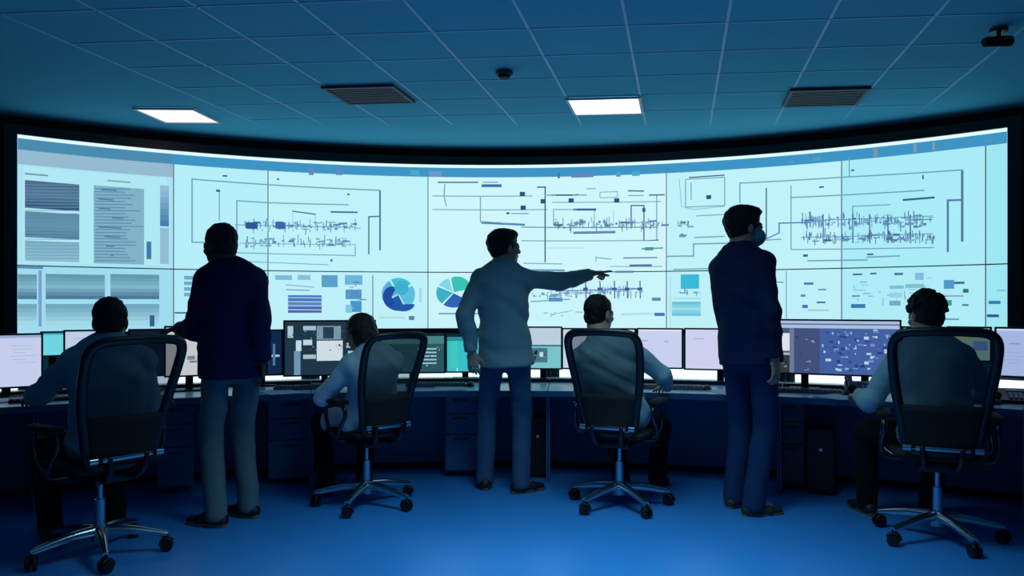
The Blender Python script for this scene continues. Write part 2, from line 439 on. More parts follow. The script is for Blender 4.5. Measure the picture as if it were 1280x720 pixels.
# lower middle
poly([(695, 364), (800, 361)], (80, 100, 160), .010)
for x in (732, 750, 768, 784, 800): poly([(x, 351), (x + .5, 373)], (66, 100, 140), .012); rect(x - 3, 359.5, x + 3, 363, (60, 90, 150), 4)
clutter(700, 358, 802, 370, 60, (70, 90, 160)); clutter(664, 364, 720, 372, 26, (70, 110, 150), .2)
rect(686, 372, 703, 377, (90, 140, 200), 3); poly([(664, 377), (712, 374)], LN, .012)
rect(815, 372, 826, 376, (90, 140, 180), 3); rect(818, 391, 831, 395, (56, 120, 180), 3); poly([(778, 393), (815, 392)], (170, 225, 230), .02); poly([(690, 393), (716, 388)], (150, 190, 200), .008)
clutter(676, 388, 760, 396, 12, (120, 170, 190), .1)
# --- lower left thumbnails 225-480
for y in (345, 352, 359, 366): rect(230, y, 252, y + 4.5, (110, 170, 200), 2)
poly([(219, 391), (240, 391)], (60, 90, 130), .014)
rect(344, 344, 365, 350, (120, 186, 220), 2); rect(372, 344, 388, 350, (130, 196, 224), 2); rect(402, 344, 422, 359, (90, 160, 200), 2)
poly([(358, 356), (392, 359)], LN, .008); poly([(358, 362), (386, 363)], (110, 140, 190), .010)
grad(360, 369, 402, 391, (70, 120, 190), (100, 130, 190), 3, 2, (80, 100, 170))
for y in (372, 377, 382, 387): poly([(360, y), (402, y + .4)], (160, 210, 240), .010, 4)
rect(431, 344, 453, 356, (110, 180, 220), 2); rect(432, 362, 452, 374, (80, 150, 200), 2); rect(438, 376, 452, 390, (70, 150, 210), 2); rect(432, 381, 440, 391, (120, 200, 230), 3)
poly([(466, 344), (466, 406)], (120, 150, 170), .012); clutter(434, 346, 452, 388, 14, DK, .3)
poly([(474, 397), (506, 397)], (170, 210, 220), .012); rect(511, 395, 518, 400, (90, 130, 150), 3); rect(524, 360, 527, 378, (170, 215, 225), 2)
poly([(549, 392), (600, 392)], (90, 150, 180), .014)
def pie(cx, cy, rpx, rpy, cuts, cols, l=2, hole=None):
    s, z = W(cx, cy); d = ray_circle(cx, WC, WR)[1]; rx, rz = rpx * d / F, rpy * d / F
    pn = pick(s, z)
    for (a0, a1), c in zip(cuts, cols):
        n = max(2, int(abs(a1 - a0) / 12)); mi = pn.mi(emi(c))
        am = math.radians((a0 + a1) / 2); ox, oz = 0.035 * math.cos(am) * rx, 0.035 * math.sin(am) * rz
        b = len(pn.v); pn.v.append(wpt(s + ox / WR, z + oz, Rl(l)))
        for k in range(n + 1):
            a = math.radians(a0 + (a1 - a0) * k / n); pn.v.append(wpt(s + (ox + rx * math.cos(a)) / WR, z + oz + rz * math.sin(a), Rl(l)))
        for k in range(n): pn.f.append((b, b + 1 + k, b + 2 + k)); pn.m.append(mi)
pie(498, 368, 20, 20, [(-60, 35), (40, 118), (122, 205), (210, 297)], [(92, 190, 222), (70, 190, 210), (90, 180, 214), (34, 92, 170)])
pie(490, 371, 11, 13, [(60, 300)], [(30, 76, 158)], 3); pie(504, 380, 14, 9, [(180, 362)], [(34, 88, 172)], 3); pie(502, 360, 9, 9, [(0, 360)], [(60, 176, 206)], 3)
pie(567, 366, 21, 18, [(15, 100), (105, 150), (155, 228), (232, 330)], [(64, 190, 190), (130, 216, 226), (60, 176, 200), (46, 100, 180)])
pie(571, 363, 18, 17, [(5, 110)], [(58, 196, 180)], 4)
# --- right part 833-1260
frame(857, 223, 906, 258, LN, .010); poly([(862, 222), (905, 219)], DK, .012); rect(883, 244, 889, 249, (44, 84, 110), 3); poly([(864, 228), (864, 250)], LN, .010); poly([(849, 224), (852, 258), (866, 262), (905, 258)], (140, 190, 210), .008)
poly([(871, 270), (908, 268)], LN, .010); poly([(868, 297), (905, 295.5)], LN, .012); poly([(834, 320.5), (867, 320), (867, 305), (912, 304)], LN, .014); poly([(842, 337), (910, 335)], (110, 160, 180), .012)
clutter(847, 277, 862, 284, 12, DK, .4); clutter(848, 290, 853, 297, 6, DK)
poly([(925, 254), (925, 229), (1055, 221.5), (1203, 212.5), (1203, 301)], LN, .012); poly([(1203, 213), (1203, 302)], (80, 124, 146), .020)
poly([(1185, 315), (1185, 250.5), (1203, 250)], (84, 120, 180), .017)
poly([(958, 235), (958, 300)], (80, 130, 150), .014); poly([(948, 301), (976, 299)], LN, .011); poly([(958, 299), (974, 291), (974, 279), (1014, 278)], (80, 110, 190), .012)
poly([(989, 232), (989, 312), (1167, 309.5)], LN, .010); poly([(989, 247), (1155, 238)], LN, .012); poly([(1066, 275), (1066, 258), (1112, 256)], LN, .010)
poly([(1010, 326), (1084, 325)], LN, .013); poly([(1084, 321.5), (1124, 320)], LN, .013); rect(1004, 318, 1010, 321, DK, 3); rect(1084, 317, 1092, 319, DK, 3); poly([(1130, 250), (1167, 247)], DK, .018)
rect(1024, 233, 1030, 235, DK, 3); rect(1153, 219, 1155, 224, DK, 3); rect(1064, 212, 1068, 214, DK, 3); rect(1061, 198, 1062.5, 222, (110, 170, 195), 2)
poly([(1002, 276), (1166, 270)], (100, 140, 180), .007); poly([(1002, 297), (1166, 292)], (100, 140, 180), .007)
clutter(1001, 267, 1168, 285, 150, (48, 80, 146), .6, 1.15); clutter(1001, 290, 1168, 304, 140, (44, 62, 120), .6)
for x in (1029, 1052, 1066, 1087, 1110, 1138): poly([(x, 268), (x + .4, 304)], (60, 86, 150), .010, 3)
# lower right
rect(851, 343, 874, 361, (58, 186, 214), 2); clutter(842, 364, 876, 367, 9, (60, 130, 150), .1); grad(840, 377, 876, 395, (110, 196, 214), (150, 222, 234), 5, 2, (110, 196, 220)); poly([(842, 373), (876, 373)], (150, 200, 210), .008)
poly([(838, 345), (838, 410)], (170, 215, 225), .008); poly([(983, 339), (983, 400)], (120, 170, 190), .010); poly([(963, 352), (979, 353)], (110, 150, 170), .012)
for x0, y0, x1, y1, c in ((1005, 353, 1017, 356, (80, 120, 190)), (1023, 361, 1033, 363, (110, 150, 180)), (1001, 368, 1007, 371, (110, 130, 200)), (1021, 377, 1032, 379, (60, 100, 150)), (1003, 381, 1010, 385, (80, 110, 180)), (1010, 387, 1036, 388.5, (150, 190, 200)),
                          (1066, 342, 1078, 344, DK), (1088, 341, 1096, 343, DK), (1118, 341, 1129, 344, (80, 120, 160)), (1144, 341, 1155, 350, (130, 190, 220)), (1075, 352, 1084, 353.5, (130, 180, 200)), (1065, 369, 1075, 371, (90, 140, 180)), (1064, 380, 1082, 385, (60, 120, 170)),
                          (1112, 357, 1130, 361, (130, 190, 210)), (1132, 355, 1155, 360, (130, 190, 205)), (1112, 366, 1128, 372, (150, 210, 230)), (1112, 376, 1126, 382, (120, 170, 200)), (1180, 350, 1193, 361, (84, 150, 200)), (1193, 352, 1206, 355, (60, 110, 150)),
                          (1204, 361, 1211, 366, (40, 120, 110)), (1180, 369, 1205, 371, (150, 160, 190)), (1184, 375, 1190, 382, (50, 160, 150)), (1203, 380, 1211, 382.5, (80, 130, 160)), (1182, 398, 1199, 400, (110, 150, 180)),
                          (1236, 376, 1251, 380, (60, 120, 180)), (1234, 393, 1249, 396.5, (40, 90, 140)), (1246, 362, 1258, 364, (130, 190, 210))):
    rect(x0, y0, x1, y1, c, 3)
clutter(1062, 345, 1160, 384, 24, (120, 180, 205), .15)
for k, ((i, r), pn) in enumerate(panels.items()):
    me = bpy.data.meshes.new('display_panel'); me.from_pydata([tuple(Vector(v) - vwl) for v in pn.v], [], pn.f)
    for m in pn.mats: me.materials.append(m)
    me.polygons.foreach_set('material_index', pn.m); me.update()
    link('display_panel', me, vw)
# frame of the video wall
m_vframe = mat('video_wall_frame', (8, 11, 18), rough=0.4)
bm = bmesh.new()
e = 0.10 / WR
arc_slab(bm, WC, WR - 0.015, WR + 0.10, S0 - e, S1 + e, ZT + 0.002, ZT + 0.085, 60)
arc_slab(bm, WC, WR - 0.012, WR + 0.10, S0 - e, S1 + e, ZB - 0.05, ZB - 0.002, 60)
arc_slab(bm, WC, WR - 0.03, WR + 0.10, S0 - e, S0 - 0.0004, ZB - 0.002, ZT + 0.002, 1)
arc_slab(bm, WC, WR - 0.03, WR + 0.10, S1 + 0.0004, S1 + e, ZB - 0.002, ZT + 0.002, 1)
arc_slab(bm, WC, WR + 0.065, WR + 0.10, S0 - 0.0004, S1 + 0.0004, ZB, ZT, 60)
bmesh.ops.translate(bm, verts=bm.verts, vec=-vwl)
from_bm('bezel_frame', bm, m_vframe, vw)
bm = bmesh.new(); arc_slab(bm, WC, WR + 0.02, WR + 0.16, S0 - e, S1 + e, 0.0, ZB - 0.05, 60)
bmesh.ops.translate(bm, verts=bm.verts, vec=-vwl)
from_bm('base_cabinet', bm, mat('wall_base_teal', (60, 180, 172), rough=0.5), vw)['label'] = 'dark teal cabinet skirt under the displays'

# ------------------------------------------------------------------ desks
DZ = 0.66
def dpt(px, R, z): x, d = ray_circle(px, DC, R); return Vector((x, d, z))
def dang(px, R):
    x, d = ray_circle(px, DC, R); return math.atan2(x - DC[0], d - DC[1])
m_top = mat('desk_top', (150, 205, 220), rough=0.30, spec=0.6, var=0.05)
m_panel = mat('desk_panel', (62, 112, 160), rough=0.55, var=0.10, vscale=3)
m_edge = mat('desk_edge', (46, 84, 124), rough=0.4)
m_dark = mat('dark_plastic', (14, 20, 30), rough=0.5)
m_knob = mat('handle_metal', (40, 52, 64), rough=0.5)
edges_deg = [-43, -27, -11, 6, 23, 40]
edges_deg = [-52, -33, -14.5, 4, 21.5, 37, 54]
desk_lab = ['desk section at the far left, by the man leaning over his keyboard',
            'desk section behind the standing man in the dark blue jacket',
            'desk section between the woman in the white coat and the pointing man',
            'desk section at which the man in front of two pale monitors sits',
            'desk section behind the masked standing man, with a computer tower below',
            'desk section at the far right, in front of the curly-haired seated man']
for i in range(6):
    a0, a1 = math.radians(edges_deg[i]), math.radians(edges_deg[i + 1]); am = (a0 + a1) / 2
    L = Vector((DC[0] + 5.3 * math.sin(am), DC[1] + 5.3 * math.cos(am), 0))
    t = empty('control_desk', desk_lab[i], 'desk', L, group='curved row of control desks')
    def put(nm, bm, m, **k):
        bmesh.ops.translate(bm, verts=bm.verts, vec=-L); return from_bm(nm, bm, m, t, **k)
    g = 0.0006
    bm = bmesh.new(); arc_slab(bm, DC, 4.90, 6.02, a0 + g, a1 - g, DZ - 0.035, DZ, 14); put('worktop', bm, m_top)
    bm = bmesh.new(); arc_slab(bm, DC, 4.893, 4.90, a0 + g, a1 - g, DZ - 0.04, DZ - 0.002, 14); put('edge_strip', bm, m_edge)
    bm = bmesh.new(); arc_slab(bm, DC, 5.58, 5.61, a0 + g, a1 - g, 0.05, DZ - 0.036, 14); put('front_panel', bm, m_panel)
    bm = bmesh.new(); arc_slab(bm, DC, 5.61, 5.63, a0 + g, a1 - g, 0.0, 0.05, 14); put('plinth', bm, m_black)
    for a, sgn in ((a0, 1), (a1, -1)):
        bm = bmesh.new(); w = 0.012 / 5.2
        lo, hi = (a + g, a + w) if sgn > 0 else (a - w, a - g)
        arc_slab(bm, DC, 5.05, 5.58, lo, hi, 0.0, DZ - 0.036, 1); put('side_panel', bm, m_panel)
    bm = bmesh.new(); arc_slab(bm, DC, 5.50, 5.56, a0 + g, a1 - g, DZ + 0.0005, DZ + 0.028, 14); put('cable_ledge', bm, mat('ledge_dark', (12, 26, 58), rough=0.4))
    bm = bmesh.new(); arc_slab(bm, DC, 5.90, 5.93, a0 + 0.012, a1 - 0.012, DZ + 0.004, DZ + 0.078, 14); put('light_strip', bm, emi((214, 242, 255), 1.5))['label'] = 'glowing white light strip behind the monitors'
    bm = bmesh.new(); arc_slab(bm, DC, 5.935, 5.98, a0 + g, a1 - g, DZ + 0.0005, DZ + 0.09, 14); put('rear_rail', bm, m_dark)

def frame_at(px, R):
    a = dang(px, R); p = dpt(px, R, 0); return p, -a   # rotz so that local +Y is outward
# drawer pedestals under the desks
def pedestal(px0, px1, R, label, col):
    a, b = dpt(px0, R, 0), dpt(px1, R, 0); c = (a + b) / 2; w = (b - a).length
    rz = math.atan2((b - a).y, (b - a).x)
    t = empty('drawer_pedestal', label, 'drawer cabinet', c, rz, 'drawer pedestals under the desks')
    h = DZ - 0.045; dp = min(0.45, 0.40)
    bm = bmesh.new(); box(bm, (0, dp / 2 * 0 + 0.06, h / 2 + 0.02), (w, 0.12, h - 0.04), 0.004); from_bm('carcass', bm, col, t)
    z = 0.05
    for hh in (0.26, 0.15, 0.13):
        bm = bmesh.new(); box(bm, (0, -0.008, z + hh / 2), (w - 0.012, 0.016, hh - 0.008), 0.003); dr = from_bm('drawer', bm, col, t)
        bm = bmesh.new(); box(bm, (0, -0.022, z + hh - 0.035), (w * 0.45, 0.012, 0.012), 0.003); from_bm('handle', bm, m_knob, dr)
        z += hh
m_ped = mat('pedestal_blue', (56, 98, 140), rough=0.5); m_ped2 = mat('pedestal_grey', (60, 84, 104), rough=0.5)
pedestal(335, 392, 5.20, 'dark blue drawer pedestal beside the legs of the seated woman', m_ped)
pedestal(556, 596, 5.24, 'dark blue drawer pedestal behind the left leg of the pointing man', m_ped)
pedestal(972, 1006, 5.22, 'grey drawer pedestal to the left of the black computer tower', m_ped2)
pedestal(196, 242, 5.16, 'dark blue drawer pedestal left of the standing man in grey trousers', m_ped)
# computer towers
def tower(px, R, label, dz=0.0):
    p, rz = frame_at(px, R)
    t = empty('computer_tower', label, 'computer', p, rz)
    bm = bmesh.new(); box(bm, (0, 0.11, 0.23), (0.17, 0.20, 0.42), 0.008); from_bm('case', bm, m_black, t)
    bm = bmesh.new(); box(bm, (0, 0.004, 0.23), (0.16, 0.012, 0.40), 0.004); from_bm('front_cover', bm, m_dark, t)
    bm = bmesh.new(); cyl(bm, (0, -0.001, 0.30), (0, -0.006, 0.30), 0.011, 0.011, 16); from_bm('power_button', bm, emi((60, 90, 150), 0.35), t)
    for sx in (-0.06, 0.06):
        bm = bmesh.new(); box(bm, (sx, 0.11, 0.01), (0.025, 0.16, 0.02), 0.003); from_bm('foot', bm, m_dark, t)
tower(1026, 5.12, 'black computer tower under the desk, right of the masked standing man')
tower(672, 5.20, 'black computer tower under the desk, beside the right leg of the pointing man')

# ------------------------------------------------------------------ monitors
m_bez = mat('monitor_bezel', (14, 34, 52), rough=0.35)
def monitor(px0, px1, py0, py1, R, face, label, gfx=(), stand=None, name='monitor', bez=0.012, group='monitors on the curved desk', tilt=0):
    a, b = dpt(px0, R, 0), dpt(px1, R, 0); c = (a + b) / 2; w = (b - a).length
    rz = math.atan2((b - a).y, (b - a).x); d = c.y
    zt, zb = CAMH - (py0 - HZ) * d / F, CAMH - (py1 - HZ) * d / F
    h = zt - zb; zm = (zt + zb) / 2
    t = empty(name, label, 'monitor', (c.x, c.y, DZ), rz, group); z = zm - DZ
    bm = bmesh.new()
    box(bm, (0, 0.012, z), (w, 0.022, h), 0.004); box(bm, (0, 0.035, z), (w * 0.62, 0.03, h * 0.6), 0.012)
    for s in (-1, 1): box(bm, (s * (w / 2 - bez / 2), -0.002, z), (bez, 0.01, h), 0.002)
    for s in (-1, 1): box(bm, (0, -0.002, z + s * (h / 2 - bez / 2)), (w, 0.01, bez), 0.002)
    from_bm('housing', bm, m_bez, t)
    # the lit screen, with what it shows
    bw, bh = w - 2 * bez, h - 2 * bez
    bm = bmesh.new(); ms = [emi(face)]
    def q(u0, v0, u1, v1, y, mi):
        x0, x1 = -bw / 2 + bw * u0, -bw / 2 + bw * u1; z0, z1 = z + bh / 2 - bh * v1, z + bh / 2 - bh * v0
        f = bm.faces.new([bm.verts.new(v) for v in ((x0, y, z0), (x1, y, z0), (x1, y, z1), (x0, y, z1))]); f.material_index = mi
    q(0, 0, 1, 1, -0.0002, 0)
    for k, (u0, v0, u1, v1, c_) in enumerate(gfx):
        m = emi(c_)
        if m not in ms: ms.append(m)
        q(u0, v0, u1, v1, -0.0008 - 0.0001 * (k % 20) - 0.0000005 * k, ms.index(m))
    me = bpy.data.meshes.new('screen'); bm.to_mesh(me); bm.free()
    for m in ms: me.materials.append(m)
    link('screen', me, t)
    for sx in (stand or [0]):
        x = sx * w
        bm = bmesh.new(); box(bm, (x, 0.055, (z - h * 0.1) / 2 + 0.006), (0.05, 0.018, max(0.06, z - h * 0.1)), 0.005); from_bm('stand_neck', bm, m_dark, t)
        bm = bmesh.new(); box(bm, (x, 0.035, 0.0065), (0.20, 0.15, 0.012), 0.005); from_bm('stand_base', bm, m_dark, t)
    return t

def lines(n, rgb, u0=.1, u1=.9, v0=.1, v1=.9, seed=1):
    r = random.Random(seed); out = []
    for k in range(n):
        v = v0 + (v1 - v0) * k / n; a = u0 + r.random() * .1; out.append((a, v, min(u1, a + r.uniform(.15, u1 - u0)), v + .012, rgb))
    return out
def speck(n, u0, v0, u1, v1, cols, seed, smin=.008, smax=.04):
    r = random.Random(seed); out = []
    for k in range(n):
        u = r.uniform(u0, u1 - smax); v = r.uniform(v0, v1 - smax)
        out.append((u, v, u + r.uniform(smin, smax) * .6, v + r.uniform(smin, smax), r.choice(cols)))
    return out
LAV = (196, 206, 236); LAVL = (166, 180, 214)
monitor(-40, 54, 417, 486, 5.42, LAV, 'monitor with a pale lavender page at the far left edge', [(0, 0, 1, .05, (150, 170, 210))] + lines(6, LAVL, .55, .95, .2, .6, 3))
monitor(50, 82, 414, 446, 5.78, (110, 214, 226), 'small cyan-lit monitor behind, between the two pale monitors at the far left', [(.0, .0, 1, .08, (60, 150, 180))])
monitor(79, 142, 412, 484, 5.40, (190, 204, 230), 'pale monitor half hidden behind the head of the man leaning at the far left', [(.2, .12, .45, .14, LAVL), (.3, .2, .5, .22, LAVL)])
monitor(160, 208, 411, 471, 5.42, (16, 28, 44), 'dark switched-off monitor to the right of the head of the man at the far left', [(.1, .5, .5, .9, (90, 110, 120))])
monitor(205, 268, 407, 471, 5.30, (196, 200, 204), 'warm white monitor under the outstretched hand of the man in the dark blue jacket', [(.45, .6, .62, .68, (120, 130, 140)), (.5, .7, .66, .74, (100, 120, 140))])
monitor(300, 354, 412, 470, 5.46, (16, 40, 74), 'dark monitor at the right side of the man in the dark blue jacket', [(.55, .1, .7, .9, (24, 56, 92)), (.75, .55, .95, .6, (150, 200, 220)), (.78, .3, .84, .8, (80, 120, 160))])
thumbs = [(0, .0, 1, 1, (30, 54, 72)), (.03, .08, .09, .3, (170, 200, 214)), (.12, .35, .18, .55, (190, 220, 230)), (.1, .55, .17, 1.0, (110, 150, 180)), (.20, .08, .34, .16, (160, 190, 205)),
          (.2, .34, .3, .44, (190, 215, 225)), (.2, .62, .34, .7, (170, 190, 200)), (.35, .08, .62, .34, (120, 150, 165)), (.42, .1, .54, .32, (40, 60, 80)), (.35, .36, .64, .74, (206, 220, 228)), (.68, .08, .8, .14, (190, 210, 220)),
          (.68, .2, .76, .5, (150, 180, 190)), (.7, .56, .84, .72, (170, 200, 210)), (.86, .1, .97, .4, (70, 110, 130)), (.86, .5, .97, .9, (50, 90, 110))] + speck(50, .02, .05, .98, .6, [(60, 90, 110), (90, 120, 130), (20, 34, 50)], 5)
monitor(354, 470, 400, 470, 5.46, (34, 60, 80), 'wide dark monitor full of small windows and one white page, before the seated woman', thumbs, stand=[-.06])
g5 = [(0, 0, 1, .22, (70, 130, 130)), (.0, .22, 1, .3, (40, 90, 90))] + [(.58, .34 + .1 * k, .88, .38 + .1 * k, (150, 200, 205)) for k in range(5)] + speck(26, .5, .3, 1, .9, [(180, 220, 225), (20, 46, 60), (90, 140, 150)], 8)
monitor(474, 557, 418, 467, 5.50, (44, 84, 98), 'dark green monitor of lined text just right of the seated woman in the mesh chair', g5)
monitor(557, 606, 419, 466, 5.72, (58, 190, 200), 'teal monitor behind the left hand of the pointing man', [(.26, .5, .3, 1, (140, 230, 235)), (0, 0, 1, .12, (40, 140, 150)), (.1, .12, .3, .9, (64, 200, 190))], stand=[0])
g6 = [(0, .45, 1, 1, (120, 196, 200)), (0, .42, 1, .46, (60, 110, 130)), (.1, .5, .62, .86, (70, 116, 136)), (.24, .56, .34, .66, (20, 40, 60)), (.4, .6, .5, .72, (190, 220, 225)), (.16, .7, .3, .8, (30, 60, 80))] + speck(14, .1, .5, .6, .85, [(30, 50, 70), (170, 200, 210)], 12)
monitor(655, 703, 408, 462, 5.58, (186, 206, 222), 'pale monitor with a small photo window, right of the pointing man', g6)
monitor(702, 795, 410, 462, 5.58, (196, 212, 236), 'wide pale monitor hidden behind the seated man who looks right', [], stand=[.1])
monitor(796, 854, 410, 461, 5.58, (200, 208, 238), 'pale lavender monitor, left one of the matching pair left of the masked man', [(.08, .28, .22, .31, (150, 170, 210)), (.6, .3, .7, .33, (150, 170, 210)), (0, 0, 1, .03, (230, 240, 250))], stand=[-.05])
monitor(855, 912, 410, 463, 5.58, (204, 208, 238), 'pale lavender monitor partly hidden by the back of the masked standing man', [(.2, .22, .44, .25, (170, 186, 216))], stand=[.3])
g8 = [(0, 0, 1, .14, (170, 190, 224)), (0, .05, 1, .075, (90, 110, 150)), (0, .14, .30, .24, (66, 90, 110)), (0, .24, .30, .58, (222, 226, 240)), (0, .58, .30, .62, (90, 90, 100)), (0, .62, .30, .66, (170, 190, 200)), (0, .66, .30, 1, (44, 56, 66)),
      (.30, .14, .33, 1, (110, 120, 150)), (.33, .14, .5, 1, (66, 80, 124)), (.5, .14, 1, 1, (66, 96, 160))]
g8 += speck(26, 0, .66, .3, .98, [(150, 165, 170), (100, 90, 70), (20, 30, 40)], 21) + speck(150, .5, .15, 1, .98, [(110, 140, 200), (150, 180, 226), (44, 60, 120), (50, 70, 130), (190, 210, 240)], 22, .01, .06) + speck(12, .34, .16, .5, .98, [(130, 140, 180), (50, 60, 100)], 24)
monitor(930, 1127, 399, 469, 5.44, (66, 90, 150), 'wide monitor with a blue satellite map, right of the masked standing man', g8, stand=[.28, -.1])
monitor(1127, 1182, 408, 452, 5.80, (150, 210, 205), 'pale green monitor behind the left shoulder of the curly-haired seated man', [(0, .3, 1, .4, (90, 160, 160))])
monitor(1183, 1240, 408, 452, 5.80, (128, 176, 168), 'olive green monitor behind the right shoulder of the curly-haired seated man', [(.1, .1, .6, .3, (150, 160, 120)), (.6, .4, .95, .7, (90, 130, 190)), (.1, .5, .4, .8, (170, 210, 200))])
monitor(1243, 1330, 409, 473, 5.40, (164, 180, 224), 'pale blue monitor at the far right edge', [(.2, .3, .36, .33, (130, 150, 200)), (0, 0, 1, .04, (200, 215, 240))] + lines(4, (140, 160, 205), .1, .5, .5, .8, 9))

# ------------------------------------------------------------------ desk things
m_key = mat('keyboard_grey', (70, 100, 120), rough=0.5); m_keyd = mat('keyboard_black', (18, 24, 34), rough=0.5); m_paper = mat('paper', (205, 222, 228), rough=0.9)
def keyboard(px, R, label, m, mk):
    p, rz = frame_at(px, R); t = empty('keyboard', label, 'keyboard', (p.x, p.y, DZ + 0.001), rz, 'keyboards on the desks')
    bm = bmesh.new(); box(bm, (0, 0, 0.009), (0.43, 0.14, 0.016), 0.004); from_bm('keyboard_body', bm, m, t)
    bm = bmesh.new()
    for r_ in range(5):
        for c_ in range(15): box(bm, (-0.196 + c_ * 0.028, -0.05 + r_ * 0.025, 0.020), (0.023, 0.020, 0.008))
    from_bm('keys', bm, mk, t)
keyboard(62, 5.14, 'keyboard under the hands of the man leaning at the far left', m_keyd, m_key)
keyboard(382, 5.20, 'keyboard by the hand of the woman in the white coat', m_key, m_keyd)
keyboard(545, 5.22, 'keyboard between the woman and the pointing man', m_key, m_keyd)
keyboard(840, 5.18, 'keyboard in front of the pair of pale lavender monitors', m_key, m_keyd)
keyboard(1010, 5.22, 'keyboard in front of the map monitor', m_key, m_keyd)
keyboard(1200, 5.14, 'keyboard in front of the curly-haired seated man', m_keyd, m_key)
def mouse(px, R, label):
    p, rz = frame_at(px, R); t = empty('computer_mouse', label, 'mouse', (p.x, p.y, DZ + 0.001), rz, 'computer mice')
    bm = bmesh.new(); r = bmesh.ops.create_uvsphere(bm, u_segments=20, v_segments=12, radius=1)
    bmesh.ops.transform(bm, matrix=Matrix.Diagonal((0.031, 0.055, 0.034, 1)), verts=bm.verts)
    bmesh.ops.bisect_plane(bm, geom=bm.verts[:] + bm.edges[:] + bm.faces[:], plane_co=(0, 0, 0), plane_no=(0, 0, 1), clear_inner=True)
    bmesh.ops.holes_fill(bm, edges=bm.edges[:]); from_bm('shell', bm, m_dark, t, autosmooth=True)
    bm = bmesh.new(); cyl(bm, (-0.004, 0.026, 0.030), (0.004, 0.026, 0.030), 0.008, 0.008, 14); from_bm('scroll_wheel', bm, m_key, t)
mouse(588, 5.2, 'black mouse at the left side of the pointing man'); mouse(884, 5.15, 'black mouse beside the masked standing man'); mouse(1058, 5.12, 'black mouse in front of the desk phone')
def phone(px, R, label):
    p, rz = frame_at(px, R); t = empty('desk_phone', label, 'telephone', (p.x, p.y, DZ + 0.001), rz + 0.2)
    bm = bmesh.new()
    prof = [(-0.10, 0.0), (0.10, 0.0), (0.10, 0.075), (0.05, 0.07), (-0.10, 0.02)]
    a = [bm.verts.new((-0.10, y, z)) for y, z in prof]; b = [bm.verts.new((0.10, y, z)) for y, z in prof]
    bm.faces.new(a); bm.faces.new(b[::-1])
    for i in range(5): bm.faces.new((a[i], b[i], b[(i + 1) % 5], a[(i + 1) % 5]))
    bmesh.ops.bevel(bm, geom=bm.edges[:], offset=0.004, segments=2, affect='EDGES'); from_bm('phone_body', bm, m_black, t)
    bm = bmesh.new(); tube(bm, [(-0.075, -0.09, 0.045), (-0.075, -0.03, 0.072), (-0.075, 0.04, 0.092), (-0.075, 0.09, 0.092)], [0.026, 0.016, 0.016, 0.026]); from_bm('handset', bm, m_dark, t, smooth=True)
    bm = bmesh.new()
    R_ = Matrix.Rotation(math.atan2(0.05, 0.15), 3, 'X')
    for i in range(3):
        for j in range(4): box(bm, (0.0 + i * 0.026, -0.07 + j * 0.02, 0.036 + j * 0.0066), (0.018, 0.013, 0.006), 0, rot=R_)
    from_bm('keypad', bm, mat('phone_keys', (150, 165, 175), rough=.5), t)
    bm = bmesh.new(); box(bm, (0.03, 0.035, 0.071), (0.09, 0.04, 0.004), 0, rot=R_); from_bm('phone_display', bm, mat('phone_lcd', (90, 120, 120), rough=.2), t)
phone(1078, 5.28, 'black desk phone standing under the right end of the map monitor')
phone(1262, 5.26, 'black desk phone at the right edge, below the pale blue monitor')
def sheet(px, R, rot, label, n=1, w=0.21, h=0.297):
    p, rz = frame_at(px, R)
    bm = bmesh.new()
    for k in range(n): box(bm, (0.004 * k, 0.003 * k, 0.0012 + 0.002 * k), (w, h, 0.0018), rot=Matrix.Rotation(0.06 * k, 3, 'Z'))
    o = from_bm('paper_sheet', bm, m_paper, None, loc=(p.x, p.y, DZ + 0.0012), rotz=rz + rot); tag(o, label, 'paper', 'papers on the desks')
sheet(350, 5.02, 0.3, 'white paper sheet on the desk, right of the man in the dark blue jacket')
sheet(1050, 5.02, -0.5, 'white paper sheets on the desk near the phone under the map monitor', 3)
sheet(562, 5.06, 0.1, 'white paper sheet on the desk at the left of the pointing man')
sheet(912, 5.03, 0.5, 'white paper sheet on the desk beside the masked standing man')
sheet(12, 5.30, 0.2, 'white paper sheet on the desk at the far left below the lavender monitor', 2)

